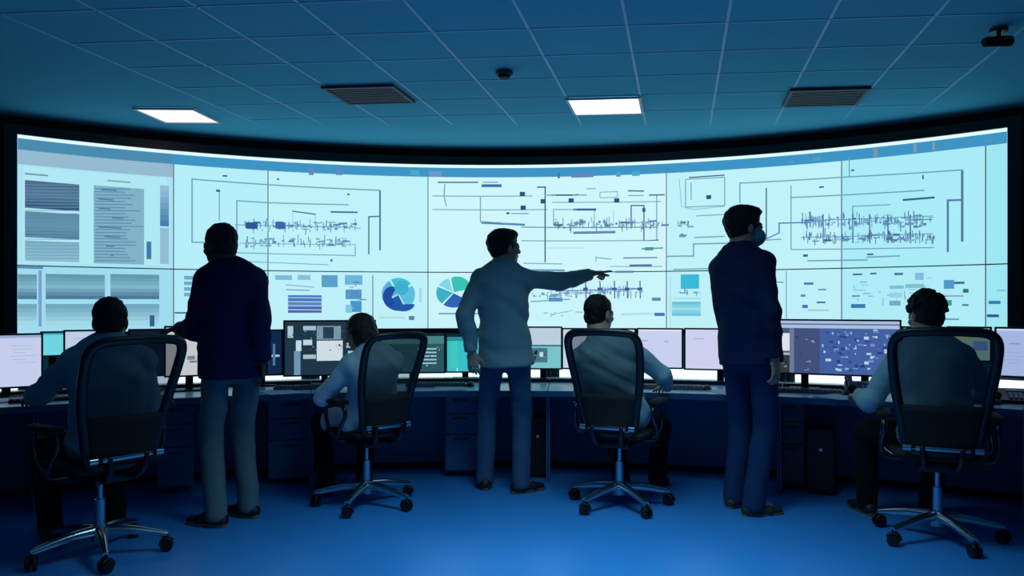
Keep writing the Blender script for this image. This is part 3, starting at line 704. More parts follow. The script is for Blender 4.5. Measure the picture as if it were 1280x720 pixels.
# ------------------------------------------------------------------ office chairs
m_chrome = mat('brushed_aluminium', (190, 205, 212), rough=0.24, metal=1.0)
m_seat = mat('black_upholstery', (9, 11, 16), rough=0.85, bump=0.2, bscale=200)
m_cfr = mat('chair_black_frame', (8, 10, 14), rough=0.4)
m_mesh = mesh_fabric('chair_mesh_fabric', (26, 38, 50), 0.68)
def make_chair(label, loc, yaw, W_=1.0, H_=1.0, base_rot=0.3, arm=True):
    t = empty('office_chair', label, 'chair', loc, -yaw, 'mesh-back office chairs')
    # five-star base
    bm = bmesh.new()
    cyl(bm, (0, 0, 0.075), (0, 0, 0.155), 0.042, 0.034, 24)
    for k in range(5):
        a = base_rot + k * 2 * math.pi / 5; c, s = math.cos(a), math.sin(a)
        tube(bm, [(0.02 * c, 0.02 * s, 0.125), (0.14 * c, 0.14 * s, 0.118), (0.25 * c, 0.25 * s, 0.098), (0.315 * c, 0.315 * s, 0.085)], [0.030, 0.024, 0.019, 0.015], seg=10)
    from_bm('star_base', bm, m_chrome, t, autosmooth=True)
    for k in range(5):
        a = base_rot + k * 2 * math.pi / 5; x, y = 0.31 * math.cos(a), 0.31 * math.sin(a); sw = a + 0.7 + k
        ax = Vector((math.cos(sw), math.sin(sw), 0))
        bm = bmesh.new(); c = Vector((x, y, 0.031))
        for sg in (-1, 1): cyl(bm, c + ax * 0.006 * sg, c + ax * 0.025 * sg, 0.031, 0.028, 20)
        cyl(bm, c + Vector((0, 0, .0)), c + Vector((0, 0, 0.055)), 0.008, 0.008, 10)
        wh = from_bm('caster', bm, m_cfr, t, autosmooth=True)
        bm = bmesh.new()
        n = ax.cross(Vector((0, 0, 1)))
        for sg in (-1, 1):
            tube(bm, [c + ax * 0.016 * sg + Vector((0, 0, 0.0)) + n * 0.036, c + ax * 0.016 * sg + Vector((0, 0, 0.028)) + n * 0.024, c + ax * 0.016 * sg + Vector((0, 0, 0.036)), c + ax * 0.016 * sg + Vector((0, 0, 0.020)) - n * 0.030], 0.0055, seg=6, n=4)
        from_bm('hood', bm, m_dark, wh, smooth=True)
    bm = bmesh.new(); cyl(bm, (0, 0, 0.15), (0, 0, 0.28), 0.026, 0.026, 20); cyl(bm, (0, 0, 0.28), (0, 0, 0.40), 0.015, 0.015, 20); from_bm('gas_lift', bm, m_chrome, t, autosmooth=True)
    bm = bmesh.new(); box(bm, (0, -0.02, 0.405), (0.20, 0.26, 0.05), 0.012); tube(bm, [(0.08, 0.0, 0.41), (0.19, 0.0, 0.405), (0.25, 0.0, 0.395)], 0.006, seg=8); from_bm('tilt_mechanism', bm, m_cfr, t, autosmooth=True)
    # seat cushion with a waterfall front
    bm = bmesh.new(); nx, ny = 10, 10; top = {}; bot = {}
    for i in range(nx + 1):
        for j in range(ny + 1):
            u, v = i / nx * 2 - 1, j / ny * 2 - 1
            sx = 0.25 * W_; sy = 0.235
            k = (abs(u) ** 5 + abs(v) ** 5); rr = 1 - 0.07 * abs(u * v) ** 2
            zt = 0.50 - 0.030 * max(0, v) ** 4 - 0.012 * (1 - u * u) * (1 - v * v) - 0.018 * min(1, k)
            top[i, j] = bm.verts.new((u * sx * rr, v * sy * rr + 0.01, zt)); bot[i, j] = bm.verts.new((u * sx * rr * .94, v * sy * rr * .94 + 0.01, 0.435 - 0.02 * max(0, v) ** 4 + 0.01 * min(1, k)))
    for i in range(nx):
        for j in range(ny):
            bm.faces.new((top[i, j], top[i + 1, j], top[i + 1, j + 1], top[i, j + 1])); bm.faces.new((bot[i, j], bot[i, j + 1], bot[i + 1, j + 1], bot[i + 1, j]))
    for i in range(nx):
        bm.faces.new((top[i, 0], bot[i, 0], bot[i + 1, 0], top[i + 1, 0])); bm.faces.new((top[i, ny], top[i + 1, ny], bot[i + 1, ny], bot[i, ny]))
    for j in range(ny):
        bm.faces.new((top[0, j], top[0, j + 1], bot[0, j + 1], bot[0, j])); bm.faces.new((top[nx, j], bot[nx, j], bot[nx, j + 1], top[nx, j + 1]))
    o = from_bm('seat', bm, m_seat, t, smooth=True); md = o.modifiers.new('soft', 'SUBSURF'); md.levels = md.render_levels = 1
    # back: side curve shared by frame, mesh and panel
    def back(u, z):  # u -1..1, z height
        h = (z - 0.50) / 0.60
        half = (0.160 + 0.085 * math.sin(min(1, max(0, h)) * math.pi * 0.55)) * W_
        y = -0.230 - 0.185 * h + 0.035 * math.sin(h * math.pi) + 0.03 * (abs(u) ** 2)
        return Vector((u * half, y, z * H_))
    loop = [back(-1, 0.50), back(-1, 0.62), back(-1, 0.78), back(-1, 0.94), back(-0.97, 1.03), back(-0.80, 1.072), back(-0.4, 1.082), back(0, 1.084), back(0.4, 1.082), back(0.80, 1.072), back(0.97, 1.03), back(1, 0.94), back(1, 0.78), back(1, 0.62), back(1, 0.50), back(0.5, 0.485), back(-0.5, 0.485)]
    bm = bmesh.new(); tube(bm, loop, 0.025, closed=True, seg=12, n=5, flat=0.8); from_bm('backrest_frame', bm, m_cfr, t, smooth=True)
    bm = bmesh.new(); NU, NV = 10, 14; g = {}
    for i in range(NU + 1):
        for j in range(NV + 1):
            u = -1 + 2 * i / NU; z = 0.70 + 0.375 * j / NV
            uu = u * (1.0 if z < 0.98 else 1 - 0.14 * ((z - 0.98) / 0.095) ** 2); g[i, j] = bm.verts.new(back(uu, z))
    for i in range(NU):
        for j in range(NV): bm.faces.new((g[i, j], g[i + 1, j], g[i + 1, j + 1], g[i, j + 1]))
    from_bm('backrest_mesh', bm, m_mesh, t, smooth=True)
    bm = bmesh.new(); A = {}; 
    for i in range(9):
        for j in range(7):
            u = -1 + i / 4; z = 0.49 + 0.225 * j / 6; p = back(u, z)
            A[i, j, 0] = bm.verts.new(p + Vector((0, -0.016, 0))); A[i, j, 1] = bm.verts.new(p + Vector((0, 0.012, 0)))
    for i in range(8):
        for j in range(6):
            bm.faces.new((A[i, j, 0], A[i + 1, j, 0], A[i + 1, j + 1, 0], A[i, j + 1, 0])); bm.faces.new((A[i, j, 1], A[i, j + 1, 1], A[i + 1, j + 1, 1], A[i + 1, j, 1]))
    for i in range(8):
        for j in (0, 6): bm.faces.new((A[i, j, 0], A[i + 1, j, 0], A[i + 1, j, 1], A[i, j, 1]))
    for j in range(6):
        for i in (0, 8): bm.faces.new((A[i, j, 0], A[i, j + 1, 0], A[i, j + 1, 1], A[i, j, 1]))
    from_bm('lumbar_panel', bm, m_seat, t, smooth=True)
    bm = bmesh.new(); box(bm, (0, -0.262, 0.520), (0.26 * W_, 0.022, 0.022), 0.006)
    for s in (-1, 1): cyl(bm, (s * 0.15 * W_, -0.255, 0.520), (s * 0.19 * W_, -0.255, 0.520), 0.017, 0.017, 16)
    from_bm('crossbar', bm, m_chrome, t, autosmooth=True)
    bm = bmesh.new()
    for s in (-1, 1): tube(bm, [(s * 0.06, -0.10, 0.405), (s * 0.075, -0.21, 0.415), (s * 0.085, -0.262, 0.47), (s * 0.09, -0.262, 0.53)], 0.016, seg=8)
    from_bm('back_bracket', bm, m_cfr, t, smooth=True)
    for s in (-1, 1):
        x = s * 0.275 * W_
        bm = bmesh.new(); tube(bm, [(s * 0.16, -0.02, 0.425), (x - s * .01, -0.02, 0.43), (x + s * .012, -0.08, 0.50), (x, -0.13, 0.58), (x, -0.11, 0.635), (x, 0.0, 0.64), (x, 0.09, 0.635), (x, 0.11, 0.56), (x, 0.05, 0.47), (s * 0.20, 0.0, 0.425)], 0.0125, seg=8)
        ar = from_bm('armrest', bm, mat('dark_aluminium', (70, 78, 84), rough=.35, metal=1), t, smooth=True)
        bm = bmesh.new(); box(bm, (x, 0.0, 0.662), (0.075, 0.25, 0.028), 0.013, 3); from_bm('arm_pad', bm, m_seat, ar, autosmooth=True)
    return t

R_ = math.radians
make_chair('black mesh office chair holding the man who leans over the desk at the far left', (-2.05, 3.98, 0), R_(-54), 0.95, 1.0, base_rot=0.55)
make_chair('black mesh office chair holding the woman in the white coat', (-0.905, 4.98, 0), R_(-40), 0.80, 0.985, base_rot=0.05)
make_chair('black mesh office chair holding the seated man who looks right, beside the pointing man', (0.665, 4.95, 0), R_(24), 0.88, 1.005, base_rot=0.50)
make_chair('black mesh office chair holding the curly-haired man at the far right', (2.26, 4.25, 0), R_(23), 0.95, 1.03, base_rot=0.15)

# ------------------------------------------------------------------ smooth-union surfaces for people
class Field:
    def __init__(s, voxel): s.h = voxel; s.p = []; s.cuts = []
    def tube(s, pts, rad, side, k=0.02, n=4):
        """pts list, rad list of (a,b) (a along side), smooth interpolated"""
        pts = [Vector(p) for p in pts]; path = smooth_path(pts, False, n); m = len(path)
        tt = np.linspace(0, len(pts) - 1, m); A = np.interp(tt, range(len(pts)), [r[0] for r in rad]); B = np.interp(tt, range(len(pts)), [r[1] for r in rad])
        for i in range(m - 1): s.cap(path[i], path[i + 1], (A[i], B[i]), (A[i + 1], B[i + 1]), side, k)
    def cap(s, p0, p1, r0, r1, side=None, k=0.015, flat=False):
        if not isinstance(r0, (tuple, list)): r0 = (r0, r0)
        if not isinstance(r1, (tuple, list)): r1 = (r1, r1)
        s.p.append(('c', Vector(p0), Vector(p1), r0, r1, side, k, flat))
    def ell(s, c, r, R=None, k=0.012): s.p.append(('e', Vector(c), tuple(r), R, k))
    def cut(s, fn): s.cuts.append(fn)
    def build(s, disp=None):
        h = s.h; lo = np.full(3, 1e9); hi = -lo; bbs = []
        for q in s.p:
            if q[0] == 'c':
                mr = max(*q[3], *q[4]); a = np.minimum(q[1], q[2]) - mr; b = np.maximum(q[1], q[2]) + mr
            else:
                mr = max(q[2]); a = np.array(q[1]) - mr; b = np.array(q[1]) + mr
            mg = 0.035; bbs.append((a - mg, b + mg)); lo = np.minimum(lo, a - 0.02); hi = np.maximum(hi, b + 0.02)
        n = np.ceil((hi - lo) / h).astype(int) + 1
        G = np.full(n, 0.2, np.float32)
        ax = [lo[i] + h * np.arange(n[i]) for i in range(3)]
        for q, (a, b) in zip(s.p, bbs):
            i0 = np.clip(np.floor((a - lo) / h).astype(int), 0, n); i1 = np.clip(np.ceil((b - lo) / h).astype(int) + 1, 0, n)
            X = ax[0][i0[0]:i1[0], None, None].astype(np.float32); Y = ax[1][None, i0[1]:i1[1], None].astype(np.float32); Z = ax[2][None, None, i0[2]:i1[2]].astype(np.float32)
            if q[0] == 'c':
                p0, p1 = q[1], q[2]; d = p1 - p0; L2 = max(d.length_squared, 1e-10); L = math.sqrt(L2); u = d / L
                sd = q[5] if q[5] is not None else Vector((1, 0, 0)) if abs(u.x) < .8 else Vector((0, 1, 0))
                sd = (sd - u * sd.dot(u)).normalized(); w = u.cross(sd)
                qx, qy, qz = X - p0.x, Y - p0.y, Z - p0.z
                ta = qx * u.x + qy * u.y + qz * u.z; t = np.clip(ta / L, 0, 1); ex = ta - t * L
                A = q[3][0] + (q[4][0] - q[3][0]) * t; B = q[3][1] + (q[4][1] - q[3][1]) * t; m = np.minimum(A, B)
                sx = qx * sd.x + qy * sd.y + qz * sd.z; sy = qx * w.x + qy * w.y + qz * w.z
                if q[7]:
                    D = (np.sqrt((sx / A) ** 2 + (sy / B) ** 2) - 1) * m; D = np.maximum(D, np.abs(ex))
                    D = np.where(np.abs(ex) > 1e-6, np.maximum(D, np.abs(ex)), D)
                else: D = (np.sqrt((sx / A) ** 2 + (sy / B) ** 2 + (ex / m) ** 2) - 1) * m
                k = q[6]
            else:
                c, r, R = q[1], q[2], q[3]; k = q[4]; qx, qy, qz = X - c.x, Y - c.y, Z - c.z
                if R is not None:
                    a_, b_, c_ = R
                    x_ = qx * a_.x + qy * a_.y + qz * a_.z; y_ = qx * b_.x + qy * b_.y + qz * b_.z; z_ = qx * c_.x + qy * c_.y + qz * c_.z
                else: x_, y_, z_ = qx, qy, qz
                D = (np.sqrt((x_ / r[0]) ** 2 + (y_ / r[1]) ** 2 + (z_ / r[2]) ** 2) - 1) * min(r)
            sl = (slice(i0[0], i1[0]), slice(i0[1], i1[1]), slice(i0[2], i1[2])); g = G[sl]
            hh = np.maximum(k - np.abs(g - D), 0) / k
            G[sl] = np.minimum(g, D) - hh * hh * k * 0.25
        if disp is not None or s.cuts:
            X, Y, Z = ax[0][:, None, None], ax[1][None, :, None], ax[2][None, None, :]
            if disp is not None: G = G + disp(X, Y, Z).astype(np.float32)
            for fn in s.cuts: G = np.maximum(G, fn(X, Y, Z).astype(np.float32))
        G[0] = G[-1] = 0.1; G[:, 0] = G[:, -1] = 0.1; G[:, :, 0] = G[:, :, -1] = 0.1
        return nets(G, lo, h)

def nets(G, lo, h):
    I = G < 0; nx, ny, nz = G.shape
    corners = [(i, j, k) for i in (0, 1) for j in (0, 1) for k in (0, 1)]
    cs = [I[i:nx - 1 + i, j:ny - 1 + j, k:nz - 1 + k] for i, j, k in corners]
    cnt = sum(c.astype(np.int8) for c in cs); act = (cnt > 0) & (cnt < 8)
    idx = np.full(act.shape, -1, np.int64); ii = np.argwhere(act); idx[act] = np.arange(len(ii))
    acc = np.zeros((len(ii), 3)); num = np.zeros(len(ii))
    V = [G[ii[:, 0] + i, ii[:, 1] + j, ii[:, 2] + k] for i, j, k in corners]
    for a in range(8):
        for b in range(a + 1, 8):
            ca, cb = np.array(corners[a]), np.array(corners[b])
            if np.abs(ca - cb).sum() != 1: continue
            m = (V[a] < 0) != (V[b] < 0); t = np.where(m, V[a] / np.where(m, V[a] - V[b], 1), 0)
            acc += m[:, None] * (ca + t[:, None] * (cb - ca)); num += m
    vert = lo + h * (ii + acc / np.maximum(num, 1)[:, None])
    faces = []
    for axn in range(3):
        sl0 = [slice(1, None)] * 3; sl1 = [slice(1, None)] * 3
        o1, o2 = [(1, 2), (2, 0), (0, 1)][axn]
        a = I.copy(); A0 = np.take(I, range(0, I.shape[axn] - 1), axis=axn); A1 = np.take(I, range(1, I.shape[axn]), axis=axn)
        for flip, M in ((False, A0 & ~A1), (True, ~A0 & A1)):
            e = np.argwhere(M); ok = (e[:, o1] > 0) & (e[:, o2] > 0) & (e[:, o1] < I.shape[o1] - 1) & (e[:, o2] < I.shape[o2] - 1); e = e[ok]
            q = []
            for d1, d2 in ((0, 0), (1, 0), (1, 1), (0, 1)):
                c = e.copy(); c[:, o1] -= d1; c[:, o2] -= d2; q.append(idx[c[:, 0], c[:, 1], c[:, 2]])
            q = np.stack(q, 1)
            q = q[:, ::-1] if not flip else q
            faces.append(q)
    Fc = np.concatenate(faces)[:, ::-1]
    return vert, Fc

def mesh_from(name, vf, m, parent, origin, relax=1):
    v, f = vf; v = v.copy()
    for _ in range(relax):   # light smoothing
        acc = np.zeros_like(v); n = np.zeros(len(v))
        for a in range(4):
            b = (a + 1) % 4
            np.add.at(acc, f[:, a], v[f[:, b]]); np.add.at(acc, f[:, b], v[f[:, a]]); np.add.at(n, f[:, a], 1); np.add.at(n, f[:, b], 1)
        v = 0.5 * v + 0.5 * acc / np.maximum(n, 1)[:, None]
    v = v - np.array(origin)
    me = bpy.data.meshes.new(name)
    me.vertices.add(len(v)); me.vertices.foreach_set('co', v.astype(np.float32).ravel())
    me.loops.add(len(f) * 4); me.loops.foreach_set('vertex_index', f.astype(np.int32).ravel())
    me.polygons.add(len(f)); me.polygons.foreach_set('loop_start', np.arange(0, len(f) * 4, 4, dtype=np.int32))
    me.update(calc_edges=True); me.validate()
    me.polygons.foreach_set('use_smooth', np.ones(len(me.polygons), bool))
    me.materials.append(m)
    return link(name, me, parent)

def folds(seed, amp, freq=1.0, dirv=(0.3, 0.2, 1.0)):
    r = random.Random(seed); ph = [r.uniform(0, 6.28) for _ in range(9)]; d = dirv
    def fn(X, Y, Z):
        X, Y, Z = X * freq, Y * freq, Z * freq
        wx = 0.05 * np.sin(9 * X + 7 * Z + ph[0]) + 0.03 * np.sin(17 * Y - 8 * Z + ph[1]) + 0 * (X + Y + Z)
        a = np.sin(34 * (d[2] * Z + d[0] * X + wx) + 11 * Y + ph[2]); b = np.sin(27 * (Z * .5 - X) + 18 * Y * .8 + 30 * wx + ph[3]); c = np.sin(58 * (Z + 0.5 * X + wx) + ph[4])
        return amp * (0.55 * a * np.abs(a) + 0.35 * b + 0.22 * c)
    return fn

def ik(a, b, l1, l2, pole):
    a, b = Vector(a), Vector(b); d = b - a; L = d.length; mx = (l1 + l2) * 0.998
    if L > mx: b = a + d.normalized() * mx; d = b - a; L = mx
    u = d / L; x = (l1 * l1 - l2 * l2 + L * L) / (2 * L); hgt = math.sqrt(max(0, l1 * l1 - x * x))
    p = Vector(pole); p = (p - u * p.dot(u)).normalized()
    return a + u * x + p * hgt, b

def fw(y): return Vector((math.sin(y), math.cos(y), 0))
def rt(y): return Vector((math.cos(y), -math.sin(y), 0))

def hand_prims(Fd, wr, dirv, palm, thumb_side, S, pose):
    """wr wrist, dirv along the hand, palm = palm normal, thumb_side = towards the thumb"""
    d = Vector(dirv).normalized(); n = Vector(palm); n = (n - d * n.dot(d)).normalized(); s = d.cross(n)
    if s.dot(Vector(thumb_side)) < 0: s = -s
    k0 = wr + d * 0.085 * S
    Fd.cap(wr - d * 0.01, wr + d * 0.025 * S, (0.027 * S, 0.020 * S), (0.034 * S, 0.016 * S), s, 0.012)
    Fd.cap(wr + d * 0.025 * S, k0 - d * .006, (0.034 * S, 0.015 * S), (0.039 * S, 0.012 * S), s, 0.010)
    lens = [0.072, 0.080, 0.074, 0.058]; offs = [0.030, 0.010, -0.011, -0.030]
    for i in range(4):
        if pose == 'point': curl = [0.04, 1.7, 1.8, 1.85][i]
        elif pose == 'type': curl = 0.42 + 0.05 * i
        else: curl = 0.38 + 0.1 * i
        b = k0 + s * offs[i] * S; a0 = curl * 0.55; L = lens[i] * S; dd = d
        dv = (d * math.cos(a0) + n * math.sin(a0)); dv = (dv + s * (offs[i] * 1.2)).normalized()
        p1 = b + dv * L * 0.45; a1 = a0 + curl * 0.75; dv2 = d * math.cos(a1) + n * math.sin(a1); p2 = p1 + dv2 * L * 0.32
        a2 = a1 + curl * 0.5; dv3 = d * math.cos(a2) + n * math.sin(a2); p3 = p2 + dv3 * L * 0.24
        Fd.cap(b, p1, 0.0092 * S, 0.0085 * S, None, 0.004); Fd.cap(p1, p2, 0.0085 * S, 0.0078 * S, None, 0.004); Fd.cap(p2, p3, 0.0078 * S, 0.0066 * S, None, 0.004)
    b = wr + d * 0.028 * S + s * 0.024 * S; t1 = b + (d * .62 + s * .7 + n * .3).normalized() * 0.040 * S; t2 = t1 + (d * .85 + s * .4 + n * .35).normalized() * 0.030 * S; t3 = t2 + (d * .95 + s * .1 + n * .3).normalized() * .022 * S
    Fd.cap(b, t1, 0.014 * S, 0.011 * S, None, 0.008); Fd.cap(t1, t2, 0.0105 * S, 0.0095 * S, None, 0.004); Fd.cap(t2, t3, 0.0095 * S, 0.0075 * S, None, 0.004)

M_SKIN = {}
def person(label, H, P, N, torso_yaw, hip_yaw, head, head_yaw, head_pitch, wl, wr, el, er, al, ar, kl, kr, foot_l, foot_r,
           skin, hair, shirt, trousers, shoes, handl, handr, hair_style='short', top='shirt', hem=-0.06, loose=1.0, bow=0.02, seed=1, mask=False, sole=(90, 84, 70), seated=False, head_roll=0.0, girth=1.0, gs=1.0, jacket_flare=0.0):
    S = H / 1.75; P, N, head = Vector(P), Vector(N), Vector(head)
    root = empty('person', label, 'person', (P.x, P.y, 0), 0)
    org = (P.x, P.y, 0)
    sp = (N - P).normalized(); r = rt(torso_yaw); r = (r - sp * r.dot(sp)).normalized(); f = sp.cross(r)
    hr = rt(hip_yaw)
    TL = (N - P).length
    spine = [P, P + sp * TL * .2 - f * bow * .5, P + sp * TL * .4 - f * bow * .9, P + sp * TL * .62 - f * bow, P + sp * TL * .82 - f * bow * .6, P + sp * TL * .93 - f * bow * .2, N]
    g = girth
    TR = [(.150 * g, .110 * g), (.143 * g, .105 * g), (.134 * g, .100 * g), (.146 * g, .108 * g), (.152 * g, .104 * g), (.112, .074), (.058, .055)]
    shL = N - sp * .075 * S - r * .152 * S * gs; shR = N - sp * .075 * S + r * .152 * S * gs
    hpL = P - hr * .088 * S - Vector((0, 0, .02)); hpR = P + hr * .088 * S - Vector((0, 0, .02))
    ua, fa = .292 * S, .256 * S; th, sh = .435 * S, .425 * S
    eL, wL = ik(shL, wl, ua, fa, el); eR, wR = ik(shR, wr, ua, fa, er)
    kL, aL = ik(hpL, al, th, sh, kl); kR, aR = ik(hpR, ar, th, sh, kr)
    # head frame
    hf = fw(head_yaw); hrr = rt(head_yaw); cp, sn = math.cos(head_pitch), math.sin(head_pitch)
    f2 = hf * cp - Vector((0, 0, 1)) * sn; u2 = Vector((0, 0, 1)) * cp + hf * sn
    if head_roll:
        c_, s_ = math.cos(head_roll), math.sin(head_roll); hrr, u2 = hrr * c_ + u2 * s_, u2 * c_ - hrr * s_
    HS = S * 1.0; HF = (hrr, f2, u2)
    def hp(x, y, z): return head + (hrr * x + f2 * y + u2 * z) * HS
    # ---- body
    B = Field(0.0058)
    B.tube(spine, [(a * S - .004, b * S - .004) for a, b in TR], r, 0.03)
    for s_, e_, w_ in ((shL, eL, wL), (shR, eR, wR)):
        B.ell(s_, (.058 * S,) * 3, None, .03); B.cap(N - sp * .03, s_, .036 * S, .042 * S, None, .03)
        B.cap(s_, e_, .050 * S, .038 * S, None, .02); m_ = e_.lerp(w_, .3); B.cap(e_, m_, .038 * S, .040 * S, None, .015); B.cap(m_, w_, .040 * S, .027 * S, None, .015)
    for h_, k_, a_ in ((hpL, kL, aL), (hpR, kR, aR)):
        B.cap(h_, k_, .072 * S, .052 * S, None, .03); m_ = k_.lerp(a_, .3); B.cap(k_, m_, .050 * S, .054 * S, None, .02); B.cap(m_, a_, .054 * S, .036 * S, None, .02)
    nb = hp(0, -.03, -.075)
    B.cap(N - sp * .03, nb, .060 * S, .054 * S, None, .02)
    B.cap(N.lerp(nb, .3), hp(0, -.012, -.05), .056 * S, .055 * S, None, .02)
    hk = .014
    B.ell(hp(0, -.014, .026), (.073 * HS, .094 * HS, .086 * HS), HF, hk)
    B.ell(hp(0, .026, -.034), (.060 * HS, .066 * HS, .076 * HS), HF, hk)
    B.ell(hp(0, .060, -.092), (.030 * HS, .026 * HS, .021 * HS), HF, .02)
    B.ell(hp(0, .076, .014), (.050 * HS, .019 * HS, .015 * HS), HF, .012)
    for sg in (-1, 1):
        B.ell(hp(sg * .036, .062, -.028), (.026 * HS, .024 * HS, .022 * HS), HF, .012)
        B.ell(hp(sg * .075, -.004, -.010), (.009 * HS, .019 * HS, .031 * HS), HF, .004)
        B.ell(hp(sg * .046, .010, -.075), (.018 * HS, .040 * HS, .022 * HS), HF, .02)
        B.ell(hp(sg * .031, .084, -.002), (.016 * HS, .008 * HS, .010 * HS), HF, .004)
    B.cap(hp(0, .090, .004), hp(0, .108, -.032), .009 * HS, .0125 * HS, None, .008)
    B.ell(hp(0, .102, -.038), (.017 * HS, .012 * HS, .009 * HS), HF, .006)
    B.ell(hp(0, .090, -.060), (.023 * HS, .010 * HS, .006 * HS), HF, .003); B.ell(hp(0, .087, -.071), (.020 * HS, .010 * HS, .0065 * HS), HF, .003)
    for w_, e_, hd, side_ in ((wL, eL, handl, r), (wR, eR, handr, -r)):
        dv = Vector(hd[0]) if hd[0] is not None else (w_ - e_)
        hand_prims(B, w_, dv, hd[1], hd[3] if len(hd) > 3 else side_, S, hd[2])
    for a_, fy in ((aL, foot_l), (aR, foot_r)):
        B.cap(a_, a_ + fw(fy) * .10 * S - Vector((0, 0, .05)), .034 * S, .026 * S, None, .02)
    bodym = mat('skin_%d' % seed, skin, rough=0.55, spec=0.35)
    mesh_from('body', B.build(), bodym, root, org)
    # ---- shirt or jacket
    C = Field(0.0085); ad = .010 if top == 'shirt' else .014
    ad *= loose
    hemp = P + sp * hem
    sp2 = [hemp] + spine; fl = jacket_flare
    TR2 = [(.162 * g + fl, .122 * g + fl)] + TR
    C.tube(sp2, [(a * S + ad, b * S + ad) for a, b in TR2[:-1]] + [(.064 * S + ad * .3, .060 * S + ad * .3)], r, 0.03)
    for s_, e_, w_ in ((shL, eL, wL), (shR, eR, wR)):
        C.ell(s_, (.050 * S + ad * .8,) * 3, None, .03); C.cap(N - sp * .03, s_ + sp * .004, .038 * S + ad * .5, .046 * S + ad * .6, None, .03)
        we = e_.lerp(w_, .96)
        C.cap(s_, e_, .052 * S + ad, .043 * S + ad, None, .025); m_ = e_.lerp(w_, .35); C.cap(e_, m_, .043 * S + ad, .041 * S + ad, None, .02)
        C.cap(m_, we, .041 * S + ad, .031 * S + ad * .9, None, .015, flat=False)
        ud = (w_ - e_).normalized(); pl = we + ud * 0.006; pln = ud
    # neat hem: plane just below the hem; sleeves may pass lower, so only near the trunk
    hx = hemp - sp * 0.0
    def hemcut(X, Y, Z, hx=hx, sp=sp, r=r, f=f):
        dx, dy, dz = X - hx.x, Y - hx.y, Z - hx.z
        ax_ = dx * sp.x + dy * sp.y + dz * sp.z; sx = dx * r.x + dy * r.y + dz * r.z; sy = dx * f.x + dy * f.y + dz * f.z
        rad = np.sqrt(sx * sx + sy * sy)
        near = np.where((rad < 0.205 * S) & (ax_ < 0) & (ax_ > -0.16), -ax_, -1.0)
        return near
    if not seated: C.cut(hemcut)
    if top == 'coat':      # the coat's skirt lies over the thighs and the seat
        for h_, k_ in ((hpL, kL), (hpR, kR)):
            C.cap(h_ + Vector((0, 0, .0)), h_.lerp(k_, .62), .100 * S, .088 * S, None, .04)
        C.cap(P - f * .06 - hr * .13 - Vector((0, 0, .05)), P - f * .06 + hr * .15 - Vector((0, 0, .05)), .06, .06, None, .04)
    def cuffcut(w_, e_):
        ud = (w_ - e_).normalized(); we = e_.lerp(w_, .955)
        def fn(X, Y, Z):
            dx, dy, dz = X - we.x, Y - we.y, Z - we.z; t_ = dx * ud.x + dy * ud.y + dz * ud.z; r2 = dx * dx + dy * dy + dz * dz
            return np.where((r2 < .0036) & (t_ > -.01), t_, -1.0)
        return fn
    C.cut(cuffcut(wL, eL)); C.cut(cuffcut(wR, eR))
    amp = .0085 if top == 'shirt' else .0065
    so = mesh_from('shirt' if top == 'shirt' else ('jacket' if top == 'jacket' else 'coat'), C.build(folds(seed, amp)), shirt, root, org)
    # collar
    K = bmesh.new(); nrm = (nb - N).normalized(); rr = rt(head_yaw * .3 + torso_yaw * .7); ff = nrm.cross(rr)
    ringp = []
    for lev, (rad, hh) in enumerate(((.066, -.015), (.0615, .046), (.0655, .048), (.082, .012), (.078, -.012))):
        ringp.append([K.verts.new(N + nrm * (hh * S - 0.006 + (0.010 * math.cos(q))) + (rr * math.sin(q) * rad + -ff * math.cos(q) * rad) * S * 1.0) for q in [2 * math.pi * i / 28 for i in range(28)]])
    for a_, b_ in zip(ringp, ringp[1:] + ringp[:1]):
        for i in range(28): K.faces.new((a_[i], a_[(i + 1) % 28], b_[(i + 1) % 28], b_[i]))
    bmesh.ops.translate(K, verts=K.verts, vec=-Vector(org)); from_bm('collar', K, shirt, so, smooth=True)
    # ---- trousers
    T = Field(0.0088)
    T.tube([P - sp * .02, P + sp * .05 * S, P + sp * .09 * S], [(.148 * g, .108 * g), (.142 * g, .103 * g), (.134 * g, .098 * g)], hr, .03)
    for h_, k_, a_ in ((hpL, kL, aL), (hpR, kR, aR)):
        T.cap(h_, k_, .083 * S, .067 * S, None, .03); T.cap(k_, a_.lerp(k_, -.06), .067 * S, .061 * S, None, .02)
    for a_ in (aL, aR):
        zc = a_.z - .055
        def lc(X, Y, Z, zc=zc, a_=a_): return np.where(((X - a_.x) ** 2 + (Y - a_.y) ** 2 < .02) & (Z < zc + .02), zc - Z, -1.0)
        T.cut(lc)
    mesh_from('trousers', T.build(folds(seed + 50, .0045, .8, (.8, .2, .7))), trousers, root, org)
    # ---- shoes
    for a_, fy in ((aL, foot_l), (aR, foot_r)):
        d = fw(fy); s2 = rt(fy); g0 = Vector((a_.x, a_.y, a_.z - .085 * S)); Q = Field(0.0045); Rf = (s2, d, Vector((0, 0, 1)))
        Q.cap(g0 - d * .045 + Vector((0, 0, .034)), g0 + d * .09 + Vector((0, 0, .032)), (.036, .030), (.044, .030), s2, .02)
        Q.cap(g0 + d * .09 + Vector((0, 0, .030)), g0 + d * .165 + Vector((0, 0, .028)), (.044, .028), (.034, .020), s2, .02)
        Q.cap(g0 - d * .02 + Vector((0, 0, .04)), g0 - d * .01 + Vector((0, 0, .085)), (.038, .046), (.038, .046), s2, .02); Q.cap(g0 + Vector((0, 0, .07)), g0 + d * .075 + Vector((0, 0, .045)), (.034, .030), (.036, .026), s2, .02)
        Q.cut(lambda X, Y, Z, z=g0.z: (z + .014) - Z + 0 * X + 0 * Y)
        sh_ = mesh_from('shoe', Q.build(), shoes, root, org)
        bm = bmesh.new(); ol = []
